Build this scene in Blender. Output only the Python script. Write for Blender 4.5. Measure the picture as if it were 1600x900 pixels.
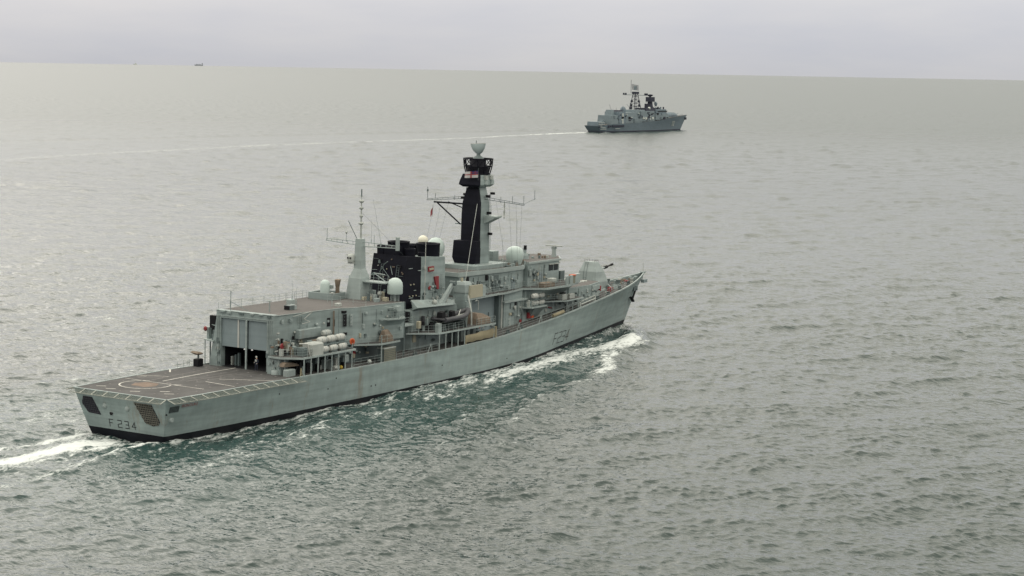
import bpy, math, random
import numpy as np
from mathutils import Matrix, Vector

for o in list(bpy.data.objects):
    bpy.data.objects.remove(o)
scene = bpy.context.scene
col = scene.collection
rng = np.random.default_rng(7)
random.seed(11)

# ------------------------------------------------------------------ camera
CAM_F = 3207.2167                      # focal length in pixels of a 1600 px wide frame
CAM_LOC = (-179.1153, -159.1429, 43.8939)
CAM_YAW, CAM_PITCH, CAM_ROLL = 0.5359, 0.1070, 0.0177
cF = Vector((math.cos(CAM_YAW) * math.cos(CAM_PITCH), math.sin(CAM_YAW) * math.cos(CAM_PITCH), -math.sin(CAM_PITCH)))
cR = Vector((math.sin(CAM_YAW), -math.cos(CAM_YAW), 0))
cU = cR.cross(cF)
cR2 = cR * math.cos(CAM_ROLL) + cU * math.sin(CAM_ROLL)
cU2 = cR2.cross(cF)
cam_data = bpy.data.cameras.new('camera')
cam = bpy.data.objects.new('camera', cam_data)
col.objects.link(cam)
M3 = Matrix((cR2, cU2, -cF)).transposed()
cam.matrix_world = Matrix.Translation(CAM_LOC) @ M3.to_4x4()
cam_data.sensor_width = 36
cam_data.lens = CAM_F * 36 / 1600
cam_data.clip_start = 1
cam_data.clip_end = 120000
scene.camera = cam

# ------------------------------------------------------------------ sky and sun
SUN_ELEV, SUN_AZ = math.radians(38), CAM_YAW + math.radians(30)     # azimuth counted from +X towards +Y
world = bpy.data.worlds.new('World')
scene.world = world
world.use_nodes = True
wn, wl = world.node_tree.nodes, world.node_tree.links
wn.clear()
w_out = wn.new('ShaderNodeOutputWorld')
w_bg = wn.new('ShaderNodeBackground')
w_sky = wn.new('ShaderNodeTexSky')
w_sky.sky_type = 'NISHITA'
w_sky.sun_disc = False
w_sky.sun_elevation = SUN_ELEV
w_sky.sun_rotation = math.pi / 2 - SUN_AZ
w_sky.air_density = 1.0
w_sky.dust_density = 4.0
w_bg.inputs['Strength'].default_value = 0.10
# an even overcast: grey-lilac cloud sheet with soft, slightly darker and paler patches over the blue sky
w_tc = wn.new('ShaderNodeTexCoord')
w_map = wn.new('ShaderNodeMapping')
w_map.inputs['Scale'].default_value = (1.0, 1.0, 5.0)
w_no = wn.new('ShaderNodeTexNoise')
w_no.inputs['Scale'].default_value = 5.5
w_no.inputs['Detail'].default_value = 6
w_no.inputs['Roughness'].default_value = 0.55
w_ramp = wn.new('ShaderNodeValToRGB')
w_ramp.color_ramp.elements[0].position = 0.33
w_ramp.color_ramp.elements[0].color = (5.55, 5.72, 6.25, 1)
w_ramp.color_ramp.elements[1].position = 0.66
w_ramp.color_ramp.elements[1].color = (6.42, 6.42, 6.6, 1)
w_mix = wn.new('ShaderNodeMixRGB')
w_mix.inputs[0].default_value = 0.9
wl.new(w_tc.outputs['Generated'], w_map.inputs['Vector'])
wl.new(w_map.outputs[0], w_no.inputs['Vector'])
wl.new(w_no.outputs['Fac'], w_ramp.inputs[0])
wl.new(w_sky.outputs[0], w_mix.inputs[1])
wl.new(w_ramp.outputs[0], w_mix.inputs[2])
# an overcast sky grows brighter from the horizon to the zenith (set steeper than the standard overcast law, to brighten the sea)
w_sep = wn.new('ShaderNodeSeparateXYZ')
w_el = wn.new('ShaderNodeMath'); w_el.operation = 'MAXIMUM'; w_el.inputs[1].default_value = 0.0
w_rise = wn.new('ShaderNodeMath'); w_rise.operation = 'MULTIPLY_ADD'
w_rise.inputs[1].default_value = 2.5; w_rise.inputs[2].default_value = 1.0
w_pow = wn.new('ShaderNodeMath'); w_pow.operation = 'POWER'; w_pow.inputs[1].default_value = 0.8
w_mul = wn.new('ShaderNodeMixRGB'); w_mul.blend_type = 'MULTIPLY'; w_mul.inputs[0].default_value = 1.0
wl.new(w_tc.outputs['Generated'], w_sep.inputs[0])
wl.new(w_sep.outputs['Z'], w_el.inputs[0])
wl.new(w_el.outputs[0], w_pow.inputs[0]); wl.new(w_pow.outputs[0], w_rise.inputs[0])
# ... and whiter and warmer, the blue-lilac of the air thins out above the horizon
w_warm = wn.new('ShaderNodeMixRGB'); w_warm.inputs[2].default_value = (6.6, 6.3, 5.35, 1)
w_wf = wn.new('ShaderNodeMapRange'); w_wf.inputs['From Min'].default_value = 0.03; w_wf.inputs['From Max'].default_value = 0.30
w_wf.inputs['To Max'].default_value = 0.85
wl.new(w_el.outputs[0], w_wf.inputs['Value']); wl.new(w_wf.outputs[0], w_warm.inputs[0])
wl.new(w_mix.outputs[0], w_warm.inputs[1])
wl.new(w_warm.outputs[0], w_mul.inputs[1])
wl.new(w_rise.outputs[0], w_mul.inputs[2])
wl.new(w_mul.outputs[0], w_bg.inputs[0])
wl.new(w_bg.outputs[0], w_out.inputs[0])

sun_data = bpy.data.lights.new('sun', 'SUN')
sun_data.energy = 0.85
sun_data.angle = math.radians(60)
sun_data.color = (1.0, 0.93, 0.86)
sun = bpy.data.objects.new('sun', sun_data)
col.objects.link(sun)
sd = Vector((math.cos(SUN_AZ) * math.cos(SUN_ELEV), math.sin(SUN_AZ) * math.cos(SUN_ELEV), math.sin(SUN_ELEV)))
sun.rotation_euler = (-sd).to_track_quat('-Z', 'Y').to_euler()
sun.location = (0, 0, 200)

vs = scene.view_settings
scene.display_settings.display_device = 'sRGB'
vs.view_transform = 'Standard'
vs.look = 'None'
vs.exposure = 0.0
vs.gamma = 1.0
vs.use_curve_mapping = False
scene.cycles.use_denoising = True
scene.cycles.max_bounces = 6
scene.cycles.volume_bounces = 1

# ------------------------------------------------------------------ node helpers
def new_mat(name):
    m = bpy.data.materials.new(name)
    m.use_nodes = True
    nt = m.node_tree
    b = nt.nodes['Principled BSDF']
    return m, nt, b

# ------------------------------------------------------------------ the frigate stands in its own frame
HEEL, TRIM = 0.0111, -0.0012            # a slight heel to starboard, bow a touch down
SHIP = Matrix(((1, 0, 0, 0), (0, 1, 0, 0), (TRIM, HEEL, 1, -66 * TRIM), (0, 0, 0, 1)))
# rigid version of the small tilt
SHIP = Matrix.Translation((0, 0, -66 * TRIM)) @ Matrix.Rotation(HEEL, 4, 'X') @ Matrix.Rotation(-TRIM, 4, 'Y')

def interp(xs, ys):
    """smooth curve through the points (monotone cubic)"""
    xs = np.array(xs, float); ys = np.array(ys, float)
    d = np.diff(ys) / np.diff(xs)
    m = np.zeros(len(xs)); m[0] = d[0]; m[-1] = d[-1]
    for i in range(1, len(xs) - 1):
        m[i] = 0 if d[i - 1] * d[i] <= 0 else 2 * d[i - 1] * d[i] / (d[i - 1] + d[i])
    def f(x):
        x = np.clip(np.asarray(x, float), xs[0], xs[-1])
        i = np.clip(np.searchsorted(xs, x) - 1, 0, len(xs) - 2)
        h = xs[i + 1] - xs[i]; t = (x - xs[i]) / h
        return ((2*t**3 - 3*t**2 + 1) * ys[i] + (t**3 - 2*t**2 + t) * h * m[i]
                + (-2*t**3 + 3*t**2) * ys[i + 1] + (t**3 - t**2) * h * m[i + 1])
    return f
deck_z = interp([0, 15, 25, 42, 60, 71, 81, 94, 104, 113, 122, 128, 133],
                [5.42, 5.38, 5.22, 4.97, 5.12, 5.30, 5.90, 6.80, 7.52, 8.0, 8.42, 8.9, 9.6])
deck_half = interp([0, 6, 14, 25, 40, 70, 85, 95, 105, 115, 125, 130, 133],
                   [7.2, 7.6, 7.85, 7.95, 8.05, 8.05, 7.75, 7.15, 6.15, 4.6, 2.35, 1.0, 0.06])
wl_half = interp([0, 10, 25, 45, 65, 80, 95, 105, 115, 121, 126.5],
                 [5.55, 6.35, 7.1, 7.65, 7.65, 7.0, 5.2, 3.7, 2.0, 0.95, 0.0])

# ------------------------------------------------------------------ the sea
def smooth(a, b, x):
    t = np.clip((x - a) / (b - a), 0, 1)
    return t * t * (3 - 2 * t)

def vnoise(x, y, seed):
    """value noise on a lattice, one octave"""
    r = np.random.default_rng(seed).random((256, 256))
    xi = np.floor(x).astype(int); yi = np.floor(y).astype(int)
    fx = x - xi; fy = y - yi
    fx = fx * fx * (3 - 2 * fx); fy = fy * fy * (3 - 2 * fy)
    a = r[xi % 256, yi % 256]; b = r[(xi + 1) % 256, yi % 256]
    c = r[xi % 256, (yi + 1) % 256]; d = r[(xi + 1) % 256, (yi + 1) % 256]
    return (a * (1 - fx) + b * fx) * (1 - fy) + (c * (1 - fx) + d * fx) * fy

def fbm(x, y, seed, n=4):
    s = 0; a = 0.5; t = 0
    for k in range(n):
        s = s + a * vnoise(x * 2**k, y * 2**k, seed + k); t += a; a *= 0.5
    return s / t

NX, NY = CAM_LOC[0], CAM_LOC[1]
A0, A1 = CAM_YAW - math.radians(16.5), CAM_YAW + math.radians(16.5)
NA = 1120
rad = [158.0]
while rad[-1] < 3200:
    rad.append(rad[-1] + max(0.24, 0.5 * rad[-1]**2 / 90000))
rad = np.array(rad)
drad = np.gradient(rad)
ang = np.linspace(A0, A1, NA)
RR, AA = np.meshgrid(rad, ang, indexing='ij')
DR = np.repeat(drad[:, None], NA, 1)
X0 = NX + RR * np.cos(AA); Y0 = NY + RR * np.sin(AA)

# wind sea: many wave trains, short ones left out where the sheet is too coarse to carry them
NW = 210
lam = np.exp(rng.uniform(np.log(0.85), np.log(22), NW))
wind = CAM_YAW + math.radians(205)
th = wind + rng.normal(0, 0.62, NW)
k = 2 * np.pi / lam
slope = 0.335 * math.sqrt(2 / NW) * np.clip((1.8 / lam)**0.72, 0.24, 1.0)
amp = slope / k
ph = rng.uniform(0, 2 * np.pi, NW)
H = np.zeros_like(X0); DX = np.zeros_like(X0); DY = np.zeros_like(X0)
SP = np.maximum(DR, RR * (ang[1] - ang[0]))
gust = (0.62 + 0.7 * fbm(X0 / 90 + 31, Y0 / 90 + 17, 5, 3)) * (0.84 + 0.34 * smooth(.40, .75, fbm(X0 / 7 + 3, Y0 / 7 + 1, 15, 2)))          # patches of livelier and calmer water
for i in range(NW):
    lim = lam[i] / 1.15
    row = np.searchsorted(-(-SP[:, 0]), lim)
    if row == 0:
        continue
    sl = slice(0, row)
    fade = np.clip((lim - SP[sl]) / (0.5 * lim), 0, 1)
    p = k[i] * (X0[sl] * math.cos(th[i]) + Y0[sl] * math.sin(th[i])) + ph[i]
    a = amp[i] * fade
    H[sl] += a * np.cos(p)
    q = 1.2 * a * np.sin(p)
    DX[sl] -= q * math.cos(th[i]); DY[sl] -= q * math.sin(th[i])
H *= gust; DX *= gust; DY *= gust
# short-crested wavelets for the distant rows, where single waves are narrower than the rows are deep
gr = np.random.default_rng(23)
for i in range(len(rad)):
    wgt = float(smooth(0.9, 2.6, drad[i]))
    if wgt <= 0: continue
    cells_w = max(3, int(gr.uniform(6.0, 15.0) / (rad[i] * (ang[1] - ang[0]))))
    kern = np.hanning(cells_w + 2)[1:-1]; kern /= math.sqrt((kern**2).sum())
    g = np.convolve(gr.normal(0, 1, NA + cells_w), kern, 'same')[:NA]
    g = np.where(g > 0, g + 0.15 * g * g, g * 0.7)
    H[i] += wgt * min(0.034 * drad[i], 0.18) * g * gust[i]

# ---- what the frigate does to the water (ship frame = world frame for x and y)
sx, sy = X0, Y0
half = np.where((sx > 0) & (sx < 126.5), wl_half(sx), np.where(sx <= 0, 5.2, 0.0))
out_s = -sy - half                                    # distance outboard to starboard
out_p = sy - half
n_big = fbm(sx / 14 + 3, sy / 6 + 9, 21, 4)
n_mid = fbm(sx / 5 + 40, sy / 2.2 + 7, 41, 4)
n_fine = fbm(sx / 1.8 + 11, sy / 1.0 + 70, 61, 3)
foam = np.zeros_like(H); churn = np.zeros_like(H); calm = np.zeros_like(H)
along = np.clip(126 - sx, 0, 400)                     # metres aft of the stem
line_y = interp([-80, -40, 0, 20, 45, 62, 80, 88, 100, 110, 118, 125, 130], [27, 22, 17, 15, 13, 11.5, 9.7, 9.6, 9.4, 9.0, 6.2, 2.6, 0.4])
line_w = interp([-80, 0, 20, 62, 88, 100, 110, 125, 130], [7, 5.4, 5.2, 4.8, 4.6, 3.9, 3.0, 1.4, 1.0])
line_f = interp([-80, -30, 0, 20, 45, 62, 75, 88, 100, 108, 114, 119, 124, 130], [0.05, .36, .47, .52, .58, .70, .86, .97, .96, 1.2, .8, .25, .42, .25])
line_h = interp([-80, 0, 45, 80, 100, 110, 120, 127, 130], [.1, .2, .35, .6, .95, 1.35, 1.2, .7, .1])
line2_y = interp([-80, 20, 54, 70, 83, 95, 104], [62, 36, 26, 22.5, 19.5, 14.5, 10.5])
for out, side in ((out_s, 1), (out_p, -1)):
    lat = -sy * side                                                     # metres outboard of the keel line on this side
    near = (sx > -300) & (sx < 131) & (lat > 0)
    wob = 1.6 * (fbm(sx / 13 + 5 * side, lat / 30 + 2, 91, 3) - .5)
    ly, lw = line_y(sx) + wob, line_w(sx)
    d1 = (lat - ly) / lw
    gone = smooth(-80, -20, sx)
    H += np.where(near, line_h(sx) * np.exp(-d1**2) * gone, 0)
    trough = np.exp(-((lat - half - 0.55 * (ly - half)) / (0.35 * (ly - half) + .8))**2)
    H -= np.where(near, 0.55 * line_h(sx) * trough * smooth(60, 85, sx), 0)
    f = line_f(sx) * np.exp(-d1**2) * gone * (0.62 + 0.76 * n_mid)
    H += np.where(near, 1.3 * np.exp(-np.clip(out, 0, 99) / 2.6) * smooth(82, 116, sx) * smooth(131, 127, sx), 0)
    # a ragged band of lace against the plating all the way aft
    f = np.maximum(f, 0.70 * np.exp(-np.clip(out - .6, 0, 99) / (2.4 + 0.04 * along)) * smooth(112, 80, sx) * smooth(-25, 5, sx))
    f = np.maximum(f, 0.52 * smooth(1.6, 0.2, np.abs(lat - half - .5 * (ly - half)) / (.6 * (ly - half) + 1)) * smooth(92, 70, sx) * smooth(-25, 5, sx) * (n_big * 1.35))
    # the second, outer crest with broken tips
    d2 = (lat - line2_y(sx) - 1.5 * wob) / 2.0
    in2 = smooth(106, 98, sx) * smooth(-60, 40, sx)
    H += np.where(near, 0.55 * np.exp(-(d2 * .8)**2) * in2 * (.35 + n_big), 0)
    H += np.where(near, 0.30 * np.exp(-((lat - line2_y(sx) + 6) / 2.6)**2) * in2 * (.35 + n_big), 0)
    f = np.maximum(f, (0.88 * smooth(70, 80, sx) * smooth(103, 95, sx) + .36 * smooth(.6, .75, n_big)) * np.exp(-d2**2) * in2)
    foam = np.maximum(foam, np.where(near, f, 0))
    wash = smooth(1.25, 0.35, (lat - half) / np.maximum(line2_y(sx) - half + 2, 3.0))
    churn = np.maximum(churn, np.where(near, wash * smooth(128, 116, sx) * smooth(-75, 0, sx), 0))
# stern wake: white water boiling out from under the transom
aft = np.clip(1.5 - sx, 0, 400)
w_half = 6.3 + 0.11 * aft
core = smooth(1.0, -0.2, np.abs(sy) / w_half) * smooth(0, 1.5, aft)
streak = fbm(sx / 22 + 9, sy / 1.6 + 3, 131, 4)
f = core * (1.08 * np.exp(-aft / 30) + 0.70 * np.exp(-aft / 170)) * (0.30 + 1.25 * streak)
edge = np.exp(-((np.abs(sy) - w_half * 0.86) / (0.8 + 0.02 * aft))**2) * smooth(0, 2, aft) * (0.85 * np.exp(-aft / 26) + .34 * np.exp(-aft / 110))
foam = np.maximum(foam, np.maximum(f, edge))
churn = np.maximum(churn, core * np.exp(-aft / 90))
H += 0.55 * core * np.exp(-((aft - 9) / 7.0)**2) * (0.5 + n_mid) - 0.35 * core * np.exp(-(aft / 3.5)**2)
H += 0.8 * np.exp(-((sy + 5.6 + .12 * aft) / 1.1)**2) * np.exp(-((aft - 7) / 6.0)**2)
# stern shoulder waves trailing off each quarter
for side in (1, -1):
    lat = sy * side
    cr = 11 + 0.33 * (30 - sx)
    H += 0.55 * np.exp(-((lat - cr) / 2.2)**2) * smooth(40, 20, sx) * np.exp(-np.clip(20 - sx, 0, 400) / 70) * (.5 + n_big)
# churned confused sea in the wash
H += churn * 0.11 * (n_mid - 0.5) + churn * 0.10 * (n_fine - 0.5)
# the water lies a little higher amidships and falls away at the quarter
H += np.where((sx > 0) & (sx < 126), 0.30 * np.exp(-np.clip(np.minimum(out_s, 99), 0, 99) / 5) * smooth(12, 50, sx), 0)
# ragged lace: foam thinned by the noise
foam = np.clip(foam, 0, 1.2)
# a few white horses on the open sea
cap_n = fbm(X0 / 26 + 5, Y0 / 9 + 8, 171, 3)
cap = smooth(0.86, 1.02, (H / 0.55) * 0.42 + cap_n * 0.86)
foam = np.maximum(foam, 0.55 * cap * (RR > 150) * (RR < 900))
for (wx, wy, ww) in ((54.1, -25.4, .75), (24.2, -39.2, 1.0), (22.0, -38.6, .8), (18.7, -33.0, 1.1), (32.7, -26.8, 1.3)):
    foam = np.maximum(foam, 0.62 * np.exp(-(((sx - wx) / (ww * 1.6))**2 + ((sy - wy) / ww)**2)))
    H += 0.35 * np.exp(-(((sx - wx) / (ww * 2))**2 + ((sy - wy) / (ww * 1.3))**2))

# ---- the wake of the distant ship
FAR_STERN = np.array((1073.9, 526.3)); FAR_BOW = np.array((1199.5, 514.9))
fd = (FAR_BOW - FAR_STERN) / np.linalg.norm(FAR_BOW - FAR_STERN); fnrm = np.array((-fd[1], fd[0]))
fx = (X0 - FAR_STERN[0]) * fd[0] + (Y0 - FAR_STERN[1]) * fd[1]
fy = (X0 - FAR_STERN[0]) * fnrm[0] + (Y0 - FAR_STERN[1]) * fnrm[1]
faft = np.clip(-fx, 0, 3000)
pale_y = -interp([-3000, -600, -540, -380, -290, -195, -108, -30, 0], [500, 92, 74, 43, 33.5, 29, 13.6, 1.5, 0])(fx)
dark_y = interp([-3000, -460, -150, -30, 60, 129], [66, 67, 57, 42, 20, 7])(fx)
back = smooth(10, -8, fx)
d_p = (fy - pale_y) / (5 + 0.010 * faft); d_d = (fy - dark_y) / 5.0
calm = np.maximum(calm, back * smooth(-1.0, 0.6, (fy - pale_y) / 8) * smooth(1.0, -.6, (fy - dark_y) / 8) * np.exp(-faft / 900))
foam = np.maximum(foam, back * np.exp(-d_p**2) * (0.35 * np.exp(-faft / 60) + 0.84 * np.exp(-faft / 1500)) * (.75 + .4 * n_big))
foam = np.maximum(foam, back * np.exp(-(fy / 7)**2) * 0.8 * np.exp(-faft / 26))
H *= 1 - 0.75 * calm; DX *= 1 - .75 * calm; DY *= 1 - .75 * calm
H += 1.1 * np.exp(-d_d**2) * smooth(129, 40, fx) * np.exp(-faft / 1100)
fal = np.clip(129 - fx, 0, 4000)
for side in (1, -1):
    c2 = side * fy - (7.5 + 0.02 * fal) - 0.20 * np.clip(fal - 129, 0, 4000)
    hullside = (fx > -5) & (fx < 129)
    foam = np.maximum(foam, np.where(hullside, 0.75 * np.exp(-((side * fy - 7.2) / 2.6)**2) * (0.35 + .75 * smooth(95, 120, fx) + .4 * smooth(20, 0, fx)), 0))

# waves shorter than the sheet can carry are left to the surface roughness
ruff_row = 0.05 + 0.235 * smooth(300, 1700, rad)
ruff = np.repeat(ruff_row[:, None], NA, 1)
# fade the relief out at the rim of the sheet so the flat outer sheet joins it
rim = (smooth(0, 0.012, (AA - A0) / (A1 - A0)) * smooth(0, 0.012, (A1 - AA) / (A1 - A0))
       * smooth(158, 162, RR) * smooth(3190, 2200, RR))
H *= rim; DX *= rim; DY *= rim
X1 = X0 + DX; Y1 = Y0 + DY

def grid_quads(nr, na, base=0, wrap=False):
    i = np.arange(nr - 1)[:, None]; j = np.arange(na - 1)[None, :]
    a = base + i * na + j
    return np.stack([a, a + na, a + na + 1, a + 1], -1).reshape(-1, 4)

verts = [np.stack([X1, Y1, H], -1).reshape(-1, 3)]
quads = [grid_quads(len(rad), NA)]
nv = len(verts[0])
at_foam = [foam.reshape(-1)]; at_churn = [churn.reshape(-1)]; at_calm = [calm.reshape(-1)]; at_ruff = [ruff.reshape(-1)]
def add_sheet(rs, as_):
    global nv
    r, a = np.meshgrid(rs, as_, indexing='ij')
    v = np.stack([NX + r * np.cos(a), NY + r * np.sin(a), 0 * r], -1).reshape(-1, 3)
    verts.append(v); quads.append(grid_quads(len(rs), len(as_), nv)); nv += len(v)
    for q in (at_foam, at_churn, at_calm):
        q.append(np.zeros(len(v)))
    at_ruff.append(np.full(len(v), float(ruff_row[-1])))
outer = np.array([3300, 3700, 4300, 5200, 6500, 8500, 11500, 16000, 21000, 25000], float)
add_sheet(np.concatenate([[rad[-1]], outer]), ang)                           # on to the horizon
rest = np.linspace(A1, A0 + 2 * math.pi, 260)
add_sheet(np.concatenate([[1.0, 40, 158], np.geomspace(180, rad[-1], 30), outer]), rest)
add_sheet(np.array([1.0, 40, 158]), ang)
V = np.concatenate(verts); Q = np.concatenate(quads)
sea_me = bpy.data.meshes.new('sea')
sea_me.vertices.add(len(V)); sea_me.vertices.foreach_set('co', V.astype(np.float32).reshape(-1))
sea_me.loops.add(len(Q) * 4); sea_me.loops.foreach_set('vertex_index', Q.astype(np.int32).reshape(-1))
sea_me.polygons.add(len(Q))
sea_me.polygons.foreach_set('loop_start', np.arange(0, len(Q) * 4, 4, dtype=np.int32))
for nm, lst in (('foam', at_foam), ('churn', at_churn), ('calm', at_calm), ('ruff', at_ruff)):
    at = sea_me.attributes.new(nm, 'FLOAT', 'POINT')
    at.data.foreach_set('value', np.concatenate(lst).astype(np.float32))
sea_me.update(calc_edges=True)
sea_me.polygons.foreach_set('use_smooth', np.ones(len(Q), dtype=bool))
sea = bpy.data.objects.new('sea', sea_me)
col.objects.link(sea)
sea['kind'] = 'structure'
sea['label'] = 'grey green open sea with short wind waves, wakes and foam'

def sea_material():
    m, nt, b = new_mat('sea_water')
    N, L = nt.nodes, nt.links
    geo = N.new('ShaderNodeNewGeometry')
    def attr(n):
        a = N.new('ShaderNodeAttribute'); a.attribute_name = n; return a.outputs['Fac']
    def math_(op, a, b_=None, c=None, clamp=False):
        x = N.new('ShaderNodeMath'); x.operation = op; x.use_clamp = clamp
        for i, v in enumerate((a, b_, c)):
            if v is None: continue
            if isinstance(v, (int, float)): x.inputs[i].default_value = v
            else: L.new(v, x.inputs[i])
        return x.outputs[0]
    def noise(scale, detail, rough, vec, sxyz=None, rot=0):
        if sxyz:
            mp = N.new('ShaderNodeMapping'); mp.inputs['Scale'].default_value = sxyz
            mp.inputs['Rotation'].default_value = (0, 0, rot)
            L.new(vec, mp.inputs['Vector']); vec = mp.outputs[0]
        n = N.new('ShaderNodeTexNoise'); n.inputs['Scale'].default_value = scale
        n.inputs['Detail'].default_value = detail; n.inputs['Roughness'].default_value = rough
        L.new(vec, n.inputs['Vector']); return n.outputs['Fac']
    pos = geo.outputs['Position']
    f_foam, f_churn, f_calm = attr('foam'), attr('churn'), attr('calm')
    # ripples the mesh is too coarse to carry
    wrot = -(wind)
    r1 = noise(0.8, 3, 0.55, pos, (1.0, 0.42, 1), wrot)
    r2 = noise(2.2, 3, 0.6, pos, (1.0, 0.6, 1), wrot)
    r0 = noise(0.085, 3, 0.5, pos, (1.0, 0.45, 1), wrot)
    hgt = math_('ADD', math_('ADD', math_('MULTIPLY', r1, 0.85), math_('MULTIPLY', r2, 0.03)), math_('MULTIPLY', r0, 1.4))
    bump = N.new('ShaderNodeBump'); bump.inputs['Strength'].default_value = 1.0
    bump.inputs['Distance'].default_value = 0.45
    L.new(hgt, bump.inputs['Height'])
    # water body: grey green, paler and more teal in the wash, from mixed-in air and painted-in hull reflection
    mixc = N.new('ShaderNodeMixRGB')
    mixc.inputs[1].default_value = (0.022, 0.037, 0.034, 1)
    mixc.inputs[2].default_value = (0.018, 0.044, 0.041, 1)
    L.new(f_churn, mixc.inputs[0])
    # lace of foam
    l1 = noise(0.9, 8, 0.72, pos, (0.45, 1.25, 1), 0)
    l2 = noise(3.0, 4, 0.7, pos, (0.6, 1.2, 1), 0)
    lace = math_('ADD', math_('MULTIPLY', l1, 0.68), math_('MULTIPLY', l2, 0.32))
    mask = math_('ADD', f_foam, math_('MULTIPLY', math_('SUBTRACT', lace, 0.5), 3.1))
    mr = N.new('ShaderNodeMapRange'); mr.interpolation_type = 'SMOOTHSTEP'
    mr.inputs['From Min'].default_value = 0.50; mr.inputs['From Max'].default_value = 1.0
    L.new(mask, mr.inputs['Value'])
    gate = N.new('ShaderNodeMapRange'); gate.inputs['From Min'].default_value = 0.06; gate.inputs['From Max'].default_value = 0.22
    L.new(f_foam, gate.inputs['Value'])
    fm = math_('MULTIPLY', mr.outputs[0], gate.outputs[0], clamp=True)
    cfoam = N.new('ShaderNodeMixRGB'); cfoam.inputs[2].default_value = (0.58, 0.61, 0.60, 1)
    L.new(fm, cfoam.inputs[0]); L.new(mixc.outputs[0], cfoam.inputs[1])
    L.new(cfoam.outputs[0], b.inputs['Base Color'])
    rr = N.new('ShaderNodeMixRGB'); rr.inputs[1].default_value = (0.06,) * 3 + (1,); rr.inputs[2].default_value = (0.8,) * 3 + (1,)
    L.new(attr('ruff'), rr.inputs[1]); L.new(fm, rr.inputs[0]); L.new(rr.outputs[0], b.inputs['Roughness'])
    b.inputs['IOR'].default_value = 1.333
    b.inputs['Specular IOR Level'].default_value = 0.5
    L.new(bump.outputs[0], b.inputs['Normal'])
    return m
print('SEA', len(V), len(Q))
sea_me.materials.append(sea_material())

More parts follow.
